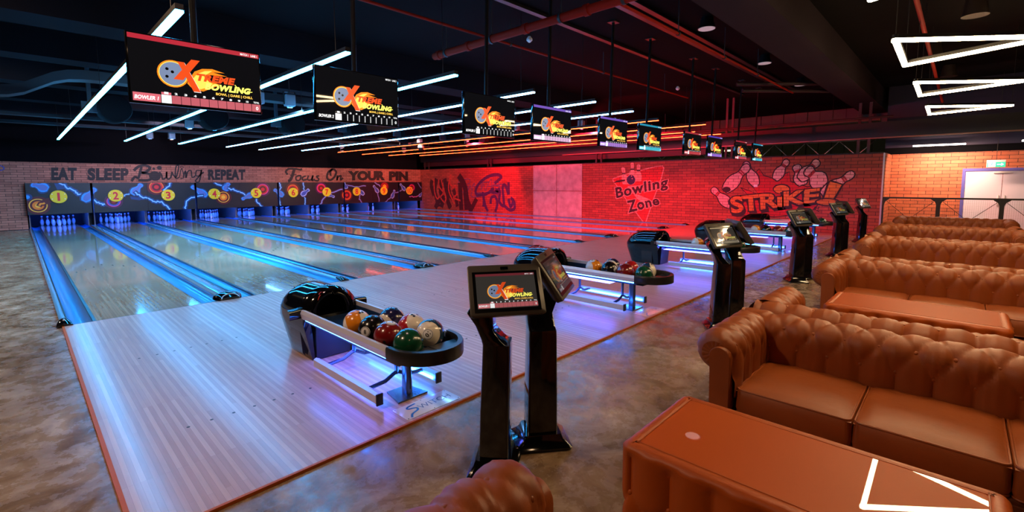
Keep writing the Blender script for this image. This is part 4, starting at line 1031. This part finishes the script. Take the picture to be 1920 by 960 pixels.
BALLS = [('orange', 'orange and white striped', '#e88a1c', '#e88a1c', '5', (.0, .62, -4.0)), ('black', 'black number 8', '#0c0c0e', None, '8', None), ('maroon', 'maroon', '#7c1418', None, '7', None), ('green', 'dark green', '#0f4a30', None, '6', None),
         ('navy', 'navy and white striped', '#1c1840', '#1c1a48', '12', None), ('red', 'red and white striped', '#b81c20', '#b81c20', '11', None), ('blue', 'white and blue number 10', '#1c3a58', '#1c3a58', '10', None)]
POS = {'orange': (-.125, -3.86), 'black': (-.118, -4.085), 'maroon': (-.122, -4.32), 'green': (-.118, -4.57), 'navy': (.112, -3.99), 'red': (.115, -4.265), 'blue': (.118, -4.50)}
ROTS = {'orange': (.3, 1.2, -.3), 'black': (.2, 0, .5), 'maroon': (.5, .3, .2), 'green': (.2, .4, .9), 'navy': (.2, 1.25, .4), 'red': (.9, -.5, .6), 'blue': (-.2, 1.2, -.9)}
ball_src = {}
for n, desc, base, band, num, _ in BALLS:
    b = BM(); bmesh.ops.create_uvsphere(b, u_segments=32, v_segments=20, radius=BR); mm = ball_mat(n, base, band)
    # finger holes as small dark inset discs
    me = mesh('bowling_ball', b, mm, 60)
    o = bpy.data.objects.new('bowling_ball', me); o.rotation_mode = 'XYZ'
    ball_src[n] = (o, me)
PW = {0: 'rack nearest the camera', 1: 'second rack', 2: 'third rack behind a kiosk', 3: 'fourth rack', 4: 'farthest rack by the red wall'}
for k in range(5):
    for n, desc, base, band, num, _ in BALLS:
        o = bpy.data.objects.new('bowling_ball', ball_src[n][1]); C.objects.link(o)
        px, py = POS[n]; jx = 0
        o.location = (pair_x(k)-.015+px, py, .375+BR)
        rx, ry, rz = ROTS[n]
        if k: rx, ry, rz = rx+k*.5, ry+k*.35, rz+k*.6
        o.rotation_euler = (rx, ry, rz)
        if n == 'blue': o.rotation_euler = Vector((-.75 if k == 0 else .3, -.62, .25)).to_track_quat('Z', 'Y').to_euler()
        tag(o, '%s bowling ball on the %s' % (desc, PW[k]), 'bowling ball', 'bowling balls on the racks')
        # roundel facing the near side
        cdir = {'black': (-.95, -.55, .1), 'blue': (-.66, -.68, .25), 'maroon': (.1, -.2, 1), 'orange': (-.2, .3, .9), 'green': (.8, .2, .5), 'navy': (.3, .6, .6), 'red': (.3, -.9, .1)}[n]
        if k and n != 'blue': cdir = (cdir[0]*math.cos(k)-cdir[1]*math.sin(k), cdir[0]*math.sin(k)+cdir[1]*math.cos(k), cdir[2])
        Ri = o.rotation_euler.to_matrix().inverted()
        a = ball_patch(num, Ri @ Vector(cdir), {'blue': 2.4}.get(n, .3))
        pt = a.done('number_roundel', [M['ball_white'], M['black']], o)
        # finger holes
        b = BM(); fd = Vector({'maroon': (-.75, -.55, -.25), 'green': (.55, -.72, .25)}.get(n, (.1, -.3, .95)))
        fd = (Ri @ fd).normalized(); fa = fd.orthogonal().normalized(); fb = fd.cross(fa)
        for u, v in ((-.013, .016), (.013, .016), (0, -.03)):
            p = (fd*BR+fa*u+fb*v).normalized(); q = p.to_track_quat('Z', 'Y').to_matrix().to_4x4(); q.translation = p*(BR-.002)
            lathe(b, [(.0105, 0), (.0105, .0028)], 12, 0, q)
        obj('finger_holes', b, M['black'], o)

# SWITCH plates set on the approach edge
for k in range(5):
    t = thing('sign_plate', 'white floor plate reading SWITCH at the foot of the %s' % ['nearest ball return', 'second ball return', 'third ball return', 'fourth ball return', 'farthest ball return'][k], 'sign', (pair_x(k), -4.595, 0), 0, 'floor plates on the approach')
    b = BM(); prism(b, rrect(.47, .195, .01), 0.0003, .0022)
    for x in (-.22, 0, .22):
        for y in (-.085, .085): lathe(b, [(.004, .0022), (.004, .0032)], 8, 1, Matrix.Translation((x, y, 0)))
    pl = obj('plate', b, [M['white_gloss'], M['steel']], t)
    a = Art(lambda u, v, l: (u, v, .0023+l)); 
    a.text('WITCH', rectq(-.075, .20, -.028, .035), 0, off=-.005, base_off=0)
    a.stroke([(-.06, .072), (-.13, .060), (-.145, .035), (-.09, .012), (-.10, -.02), (-.16, -.045), (-.19, -.085)], .016, 1)
    a.done('lettering', [mat('letter_blue', H('#1c3c6c'), .4), mat('swoosh_blue', H('#0f6ac0'), .3)], pl)

# ================================================================== KIOSKS
def kiosk(bx, by, cyaw, sx, sy, sz, syaw, lab, redstrip, bot='#d06a70', top='#7a2a34', n=1, bright=.55):
    t = thing('kiosk', lab, 'kiosk', (bx, by, -.015), 0, 'touch screen kiosks at the approach edge')
    f = Vector((math.sin(cyaw), -math.cos(cyaw), 0)); rt = Vector((math.cos(cyaw), math.sin(cyaw), 0))
    mx = Matrix(((rt.x, -f.x, 0, 0), (rt.y, -f.y, 0, 0), (0, 0, 1, 0), (0, 0, 0, 1)))   # local x = right, local -y = front
    S_ = Vector((sx-bx, sy-by, sz+.015)); Sl = mx.inverted() @ S_
    b = BM(); loft(b, [[(x, y, z) for x, y in rrect(w_, d_, .02)] for z, w_, d_ in ((0, .34, .27), (.02, .35, .28), (.06, .25, .22), (.09, .225, .20))], mtx=mx); obj('base_foot', b, M['black_gloss'], t, 50)
    # column, then the neck bending back to the screen
    path = [(0, 0, .07, .185, .165), (0, -.008, .4, .178, .158), (0, -.018, .70, .168, .15), (0, -.018, .735, .166, .148)]
    b = BM(); loft(b, [[(x, y+cy, z) for x, y in rrect(w_, d_, .016)] for _, cy, z, w_, d_ in path], mtx=mx); cl = obj('column', b, M['black_gloss'], t, 50)
    b = BM()
    ny = [(-.018, .73, .166, .146, 0), (-.008, .75, .165, .145, .25), (.022, .80, .162, .150, .62), (.070, .86, .155, .145, .70), (.092, .91, .15, .125, .40), (.085, .97, .14, .09, 0)]
    secs = []
    for q, (cy, z, w_, d_, tl) in enumerate(ny):
        k = max(0, (z-.86))/.12; ox = Sl.x*min(1, k); 
        oy = (Sl.y+.0)*min(1, k)
        secs.append([(x+ox, cy+y+oy, z+y*tl) for x, y in rrect(w_, d_, .016)])
    loft(b, secs, mtx=mx); obj('neck', b, M['black_gloss'], t, 50)
    b = BM(); box(b, .082, .093, -.050, -.044, .18, .56, mtx=mx); obj('status_strip', b, emitm('strip_red', (1, .03, .02), 1.2) if redstrip else emitm('strip_green', (.02, .6, .25), .9), cl, 0)
    b = BM(); box(b, .080, .0905, -.03, .03, .14, .5, mtx=mx, mi=0); obj('side_seam', b, M['black_satin'], cl, 0)
    # head
    N = Vector((math.sin(syaw), -math.cos(syaw), 0)); R_ = Vector((math.cos(syaw), math.sin(syaw), 0)); tl = math.radians(33.5)
    Up = Vector((-N.x*math.sin(tl), -N.y*math.sin(tl), math.cos(tl))); No = R_.cross(Up); 
    hm = Matrix(((R_.x, Up.x, No.x, S_.x), (R_.y, Up.y, No.y, S_.y), (R_.z, Up.z, No.z, S_.z), (0, 0, 0, 1)))
    b = BM(); loft(b, [[(x, y, z) for x, y in rrect(w_, h_, .014)] for z, w_, h_ in ((-.055, .36, .24), (-.035, .41, .29), (0, .42, .30), (.004, .412, .292))], mtx=hm); hd = obj('screen_housing', b, M['bezel'], t, 50)
    b = BM(); loft(b, [[(x, y, z) for x, y in rrect(w_, h_, .01)] for z, w_, h_ in ((-.09, .22, .14), (-.054, .34, .22))], mtx=hm); obj('housing_back', b, M['black_gloss'], hd, 50)
    b = BM(); prism(b, rectq(-.185, .185, -.128, .108), .0042, .0052, mtx=hm); obj('screen_border', b, M['black_gloss'], hd, 0)
    b = BM(); prism(b, rectq(-.168, .168, -.108, .094), .0053, .0056, mtx=hm); sg = obj('screen_glass', b, mat('kiosk_glass', (.02, .018, .016), .05, coat=1, emit=(.05, .045, .04), es=.55), hd, 0)
    a = Art(lambda u, v, l: (hm @ Vector((u, v-.007, .0058+l*.6)))); draw_screen(a, .336, .202, n, False); a.done('display', screen_mats(top, bot, bright), sg)
    b = BM(); prism(b, rectq(-.022, .022, .118, .136), .004, .0048, mtx=hm); obj('camera_window', b, M['black_gloss'], hd, 0)
    return t
KL = ['nearest kiosk, screen towards the camera with the red score strip', 'kiosk beside the nearest one, screen turned right', 'front kiosk of the second pair, glare across its screen', 'rear kiosk of the second pair, seen from its dark side', 'front kiosk of the third pair', 'rear kiosk of the third pair, seen from its dark side',
      'front kiosk of the fourth pair, before the exclamation mark', 'rear kiosk of the fourth pair, seen from its dark side', 'farthest kiosk near the end of the red wall']
R = math.radians
kiosk(1.55, -5.47, R(38), 1.60, -5.516, 1.013, R(-35), KL[0], True, n=1, bright=.62)
kiosk(1.925, -5.49, R(-38), 2.02, -5.535, 1.051, R(27), KL[1], False, '#38506a', '#202830', n=2, bright=.22)
for q in range(1, 5):
    c = pair_x(q)
    kiosk(c-.06, -5.45, R(34), [0, 5.09, 8.47, 11.81, 15.23][q], -5.455, 1.02, R(-22), KL[2*q], False, '#506a70', '#303030', n=2*q+1, bright=.24)
    if q < 4: kiosk(c+.29, -5.48, R(-38), c+.38, -5.50, 1.045, R(38), KL[2*q+1], False, '#38506a', '#202830', n=2*q+2, bright=.22)

# ================================================================== CHESTERFIELD SOFAS
DU, DV = .165, .27
def puff(u, v, nlow, nhigh):
    """diamond tufting; v in units along the profile, buttons on rows nlow..nhigh (half steps of DV)"""
    uu = u/DU; vv = v/DV
    lo, hi = nlow/2, nhigh/2
    vc = min(max(vv, lo), hi)
    a_, b_ = uu+vc, uu-vc
    s = abs(math.sin(PI*a_)*math.sin(PI*b_))
    base = s**.27
    return base
def profile(s):
    """arm/back cross-section; s 0..1 -> (out, z, nout, nz): out = horizontal distance to the outside from the inner face"""
    # inner straight from z=.36 to .56, roll of radius .115 centred (.10,.60), then under the roll, then outer panel down
    r = .118; cx, cz = .112, .598
    L1 = .24; L2 = r*math.radians(255); L3 = .34; T = L1+L2+L3; d = s*T
    if d < L1:
        t = d/L1; return (-.006+.0*t, .36+.24*t, -1, 0, d)
    if d < L1+L2:
        an = PI-(d-L1)/r; return (cx+r*math.cos(an), cz+r*math.sin(an), math.cos(an), math.sin(an), d)
    t = (d-L1-L2)/L3; an = PI-math.radians(255); x0, z0 = cx+r*math.cos(an), cz+r*math.sin(an)
    return (x0*(1-t)+.105*t if t < .15 else .12+(x0-.12)*(1-min(1, (t-.0)/.3)) if t < .3 else .12, z0+(.04-z0)*t, 1, 0, d)
SW, SD = 2.12, .87       # sofa width, depth
def build_sofa():
    r = thing('chesterfield_sofa', '', 'sofa')
    # local: +x right along the length? here length on Y, seat faces -X, front at x = 0
    half = SW/2; TP = .24+.118*math.radians(255)+.34
    # base
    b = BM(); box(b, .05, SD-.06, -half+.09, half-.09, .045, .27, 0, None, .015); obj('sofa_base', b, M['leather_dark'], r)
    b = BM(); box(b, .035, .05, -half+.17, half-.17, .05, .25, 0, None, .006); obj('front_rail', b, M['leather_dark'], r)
    for x in (.09, SD-.16):
        for y in (-half+.15, half-.15):
            b = BM(); lathe(b, [(.022, 0), (.032, .05)], 12, 0, Matrix.Translation((x, y, 0))); obj('foot', b, M['black_satin'], r)
    # cushions
    cw = (SW-.44)/3
    for k in range(3):
        y0 = -half+.22+cw*k; b = BM(); NX, NY = 16, 16
        def top(i, j, y0=y0):
            x = .035+.66*i; y = y0+.004+(cw-.008)*j; e = min(i, 1-i, j, 1-j); dome = .018*(math.sin(PI*i)*math.sin(PI*j))**.5
            return (x, y, .418+dome-.012*(1-min(1, e/.05))**2)
        rings = []
        def outline(z, ins): 
            w2, d2 = cw-.008-2*ins, .66-2*ins
            return [(.035+.33+px, y0+cw/2+py, z) for px, py in rrect(d2, w2, .03, 5)]
        grid(b, top, NX, NY)
        b2 = [outline(.415, .008), outline(.408, .0), outline(.30, -.004), outline(.272, .004)]
        loft(b, b2)
        for z, ins in ((.414, .004), (.276, .002)): 
            pl = outline(z, ins); tube(b, pl+[pl[0]], .0055, n=6, cap=False)
        obj('seat_cushion', b, M['leather'], r, 50)
    xi = .62    # back inner face
    def back(i, j):
        u = -half+.03+(SW-.06)*i; ox, oz, nx, nz, d = profile(j)
        edge = min(1, min(i, 1-i)/.02); fade = 1 if d < .60 else max(0, 1-(d-.60)/.12)
        p = puff(u, d-.17, 0, 2) if fade > 0 else 1
        k = .026*p*fade-.010*fade+.0016*math.sin(u*120+2*math.sin(u*31)+d*5)*fade*min(1, d/.2)
        lean = .035*(j if j < .5 else .5)
        return (xi+ox+nx*k+lean*0, u, oz+nz*k)
    b = BM(); grid(b, back, 190, 56)
    box(b, xi+.02, SD-.05, -half+.05, half-.05, .05, .56)
    # buttons
    for n_ in range(0, 3):
        for m_ in range(-14, 15):
            if (m_+n_) % 2: continue
            u = DU*m_/2; 
            if abs(u) > half-.2: continue
            d = .17+DV*n_/2; 
            if d < .02: continue
            ox, oz, nx, nz, _ = profile(d/TP)
            q = Vector((nx, 0, nz)).to_track_quat('Z', 'Y').to_matrix().to_4x4(); q.translation = Vector((xi+ox-nx*.008, u, oz-nz*.008))
            lathe(b, [(.013, 0), (.011, .005), (.005, .008)], 10, 0, q)
    obj('backrest', b, M['leather'], r, 55)
    # arms
    for s in (-1, 1):
        yi = half-.21
        def arm(i, j, s=s):
            x = .025+(xi+.10)*i; ox, oz, nx, nz, d = profile(j); fade = 1 if d < .60 else max(0, 1-(d-.60)/.12)
            p = puff(x-.02, d-.17, 0, 2); k = .026*p*fade-.010*fade+.0035*math.sin(x*88+2.2*math.sin(x*23)+d*3)*fade*min(1, d/.2)
            fr = min(1, i/.12)
            rd = 1-math.sqrt(max(0, 1-(1-fr)**2))
            if i < .12:                     # gathered pleats rolling in to the front panel
                an = math.atan2(oz-.598, ox-.112); pl = .009*(abs(math.sin(an*8))**.5-.5)*fade
                k = k*fr+pl
            k -= .05*rd*min(1, max(0, (d-.10)/.12))
            return (x-.0, s*(yi+ox+nx*k), oz+nz*k)
        b = BM(); grid(b, arm, 72, 56, flip=(s < 0))
        box(b, .03, xi+.1, min(s*(yi+.02), s*(yi+.12)), max(s*(yi+.02), s*(yi+.12)), .05, .56)
        for n_ in range(0, 3):
            for m_ in range(1, 8):
                if (m_+n_) % 2: continue
                x = .02+DU*m_/2; d = .17+DV*n_/2
                if x < .1 or x > xi-.03 and n_ < 1: continue
                ox, oz, nx, nz, _ = profile(d/TP)
                q = Vector((0, s*nx, nz)).to_track_quat('Z', 'Y').to_matrix().to_4x4(); q.translation = Vector((x, s*(yi+ox-nx*.008), oz-nz*.008))
                lathe(b, [(.013, 0), (.011, .005), (.005, .008)], 10, 0, q)
        def cap(i, j, s=s):          # gathered leather closing the roll behind the front panel
            an = R(188-268*j); rr = .020+.055*i; return (.028-.006*(1-i)-.006*(abs(math.sin(an*8))**.5)*i, s*(yi+.112+rr*math.cos(an)), .598+rr*math.sin(an))
        grid(b, cap, 5, 90, flip=(s > 0))
        ar = obj('armrest', b, M['leather'], r, 55)
        # front panel: straight stile with a round head
        b = BM(); pts = [(.02, .05), (.02, .50)]
        pts = [(s*(yi+.012), .05), (s*(yi+.012), .56)]+[(s*(yi+.074-.062*math.cos(q*PI/10)), .59+.062*math.sin(q*PI/10)) for q in range(0, 11)]+[(s*(yi+.130), .50), (s*(yi+.125), .05)]
        loft(b, [[(x, y, z) for y, z in pts] for x in (.05, .004)]+[[(-.004, y+(s*(yi+.08)-y)*.06, z+(.35-z)*.012) for y, z in pts]]); obj('arm_front_panel', b, M['leather'], r, 40)
    return r
sofa = build_sofa()
SOFAS = [(.88, -7.29, PI, 'foreground tan leather sofa, only its rolled arm end in view at bottom centre'), (2.54, -7.27, 0, 'large tan leather sofa behind the orange table, seat towards the camera'), (4.33, -7.27, PI, 'tan leather sofa back to back behind the largest sofa'),
         (5.62, -7.27, 0, 'tan leather sofa behind the brown topped low table'), (7.42, -7.27, PI, 'tan leather sofa back to back behind the second seat row, arm and roll seen'), (8.5, -7.25, 0, 'tan leather sofa with seat cushions seen, third row facing the camera'),
         (10.28, -7.22, PI, 'tan leather sofa back to back behind the third row, only its rolled arm seen'), (11.45, -7.17, 0, 'tan leather sofa with both arms seen, second farthest from the camera'), (13.22, -7.15, PI, 'tan leather sofa back to back behind the second farthest one'), (14.75, -7.2, 0, 'farthest tan leather sofa in front of the metal railing')]
for q, (x, y, rz, lab) in enumerate(SOFAS):
    if q == 0: sofa.location = (x, y, -.015); sofa.rotation_euler = (0, 0, rz); sofa['label'] = lab; sofa['group'] = 'chesterfield sofas in rows'
    else: dup(sofa, (x, y, -.015), rz, lab, 'chesterfield sofas in rows')

# ------------------------------------------------------------------ upholstered tables
def table(cx, cy, w_, l_, h_, lab):
    t = thing('coffee_table', lab, 'table', (cx, cy, -.015), 0, 'upholstered low tables between the sofas')
    b = BM(); per = []; R0 = .045
    # tufted skirt following a rounded rectangle
    base = []
    hw, hl = w_/2, l_/2
    segs = [((hw, -hl+R0), (hw, hl-R0)), None, ((hw-R0, hl), (-hw+R0, hl)), None, ((-hw, hl-R0), (-hw, -hl+R0)), None, ((-hw+R0, -hl), (hw-R0, -hl)), None]
    pts = []
    step = .012; dd = 0
    cs = [(hw-R0, hl-R0, 0), (-hw+R0, hl-R0, 90), (-hw+R0, -hl+R0, 180), (hw-R0, -hl+R0, 270)]; ci = 0
    for sg in segs:
        if sg is None:
            ccx, ccy, a0 = cs[ci]; ci += 1
            for q in range(1, 6): an = R(a0+90*q/6); pts.append((ccx+R0*math.cos(an), ccy+R0*math.sin(an), math.cos(an), math.sin(an)))
        else:
            (ax, ay), (bx_, by_) = sg; L = math.hypot(bx_-ax, by_-ay); n = int(L/step); nx, ny = (by_-ay)/L, -(bx_-ax)/L
            for q in range(n+1): pts.append((ax+(bx_-ax)*q/n, ay+(by_-ay)*q/n, nx, ny))
    arc = [0]
    for p, q in zip(pts, pts[1:]): arc.append(arc[-1]+math.hypot(q[0]-p[0], q[1]-p[1]))
    tot = arc[-1]+math.hypot(pts[0][0]-pts[-1][0], pts[0][1]-pts[-1][1]); nb = round(tot/.17); du = tot/nb
    def pf(u, z):
        v = (z-.22)/.20; vc = min(max(v, -.5), .5); uu = u/du; return abs(math.sin(PI*(uu+vc))*math.sin(PI*(uu-vc)))**.33
    rows = []; nz = 34
    for j in range(nz+1):
        z = .05+(h_-.02-.05)*j/nz; row = []
        for (x, y, nx, ny), u in zip(pts, arc):
            k = .026*pf(u, z)-.02
            if z > h_-.06: k *= max(0, 1-(z-(h_-.06))/.04) if k < 0 else 1
            row.append((x+nx*k, y+ny*k, z))
        rows.append(row)
    for dz, k in ((.008, -.004), (.016, -.012), (.02, -.022)): rows.append([(x+nx*k, y+ny*k, h_-.02+dz) for x, y, nx, ny in pts])
    for k, z in ((-.055, h_+.001), (-.058, h_-.003)): rows.append([(x+nx*k if True else x, y+ny*k, z) for x, y, nx, ny in pts])
    loft(b, rows, cap=False)
    for nrow in (-1, 0, 1):
        for m_ in range(2*nb):
            if (m_+nrow) % 2: continue
            u = du*m_/2; k = min(range(len(arc)), key=lambda q: abs(arc[q]-u)); x, y, nx, ny = pts[k]
            q = Vector((nx, ny, 0)).to_track_quat('Z', 'Y').to_matrix().to_4x4(); q.translation = Vector((x-nx*.018, y-ny*.018, .22+nrow*.10))
            lathe(b, [(.012, 0), (.010, .006), (.004, .008)], 10, 0, q)
    obj('tufted_skirt', b, M['leather_orange'], t, 55)
    b = BM(); tube(b, [(x-nx*.058, y-ny*.058, h_) for x, y, nx, ny in pts]+[(pts[0][0]-pts[0][2]*.058, pts[0][1]-pts[0][3]*.058, h_)], .004, n=6, cap=False); obj('piping', b, M['leather_orange'], t)
    b = BM(); prism(b, rrect(w_-.118, l_-.118, .02), h_-.02, h_+.0015); obj('table_top', b, M['table_glass'], t, 30)
    for sx_ in (-1, 1):
        for sy_ in (-1, 1):
            b = BM(); box(b, sx_*(hw-.09)-.025, sx_*(hw-.09)+.025, sy_*(hl-.09)-.025, sy_*(hl-.09)+.025, 0, .052); obj('foot', b, M['black_satin'], t)
    return t
table(1.755, -6.925, .64, 1.17, .53, 'orange leather low table with glossy top and buttoned sides in the foreground')
table(5.02, -7.07, .66, 1.18, .53, 'low table with brown top and orange leather rim in front of the second seat row')

# ================================================================== RAILING, DOOR, EXIT SIGN
t = thing('railing', 'dark steel railing with wire mesh and diagonal braces before the door wall', 'railing', (17.0, -5.68, -.015))
b = BM(); box(b, -.03, .03, -4.2, .0, 1.12, 1.165); obj('top_rail', b, M['rail'], t)
for q in range(4):
    y = -1.2*q; b = BM(); box(b, -.035, .035, y-.045+(0 if q else .01), y+.045-(0 if q else .045), 0, 1.12)
    for s in ((-1, 1) if q else (-1,)):
        prism(b, [(s*.04, .0), (s*.16, .0), (s*.13, -.03), (s*.075, -.07), (s*.05, -.13), (s*.04, -.2)], -.02, .02, 0, Matrix(((0, 0, 1, 0), (1, 0, 0, y), (0, 1, 0, 1.12), (0, 0, 0, 1))))
    obj('rail_post', b, M['rail'], t)
for q in range(3):
    y0 = -1.2*q-.06; y1 = y0-1.08; b = BM()
    tube(b, [(0, y0-.03, 1.05), (0, (y0+y1)/2, .55)], .007, n=6); tube(b, [(0, y1+.03, 1.05), (0, (y0+y1)/2, .55)], .007, n=6); obj('diagonal_brace', b, M['rail'], t)
    b = BM()
    for k in range(28): yy = y0+(y1-y0)*k/27; box(b, -.001, .001, yy-.001, yy+.001, .08, 1.1)
    for k in range(27): zz = .08+1.02*k/26; box(b, -.001, .001, y1, y0, zz-.001, zz+.001)
    obj('wire_mesh', b, M['rail'], t, 0)
b = BM()
box(b, 18.56, 18.605, -8.93, -7.30, 1.87, 1.95); box(b, 18.56, 18.605, -7.37, -7.30, -.015, 1.87); box(b, 18.56, 18.605, -8.93, -8.86, -.015, 1.87)
d1 = struct('door_1', b, mat('door_frame_violet', H('#5a58a8'), .5))
for q in range(2):
    y1 = -7.375-.745*q; b = BM(); box(b, 18.575, 18.60, y1-.735, y1, .0, 1.865); lf = obj('door_leaf', b, mat('door_leaf_white', H('#d8d0dc'), .5), d1, 0)
    yh = y1-.68 if q == 0 else y1-.055; b = BM(); box(b, 18.55, 18.575, yh-.02, yh+.02, .9, 1.2, 0, None, .006); obj('door_handle', b, M['silver'], lf)
b = BM(); box(b, 18.54, 18.575, -8.3, -7.93, 1.80, 1.86, 0, None, .006); obj('door_closer', b, M['silver'], d1)
t = thing('exit_sign', 'green and white lit running-man exit sign above the white double door', 'sign', (18.2, -7.95, 1.96))
b = BM(); box(b, -.02, .02, -.185, .185, 0, .20, 0, None, .008); obj('sign_box', b, mat('exit_case', (.7, .7, .7), .4), t)
a = Art(lambda u, v, l: (-.0215-l, -u, v)); a.poly(rectq(-.175, .175, .012, .145), 0); a.poly(rectq(-.155, -.01, .022, .135), 1)
a.circle((-.075, .118), .012, 0); a.stroke([(-.078, .10), (-.085, .07), (-.06, .05), (-.075, .03)], .014, 0, False); a.stroke([(-.085, .07), (-.11, .05), (-.125, .055)], .012, 0, False); a.stroke([(-.105, .092), (-.078, .098), (-.05, .08)], .011, 0, False)
a.poly([(.015, .092), (.095, .092), (.095, .118), (.15, .08), (.095, .042), (.095, .068), (.015, .068)], 1)
a.done('pictogram', [emitm('exit_green', (.05, .85, .35), 1.6), emitm('exit_white', (.9, 1, .92), 2.2)], t)
b = BM(); tube(b, [(18.2, -7.95, 2.155), (18.2, -7.95, CEIL)], .006, n=6); o = obj('sign_rod', b, M['black_satin'], None); o.parent = t; o.location = (-18.2, 7.95, -1.96)
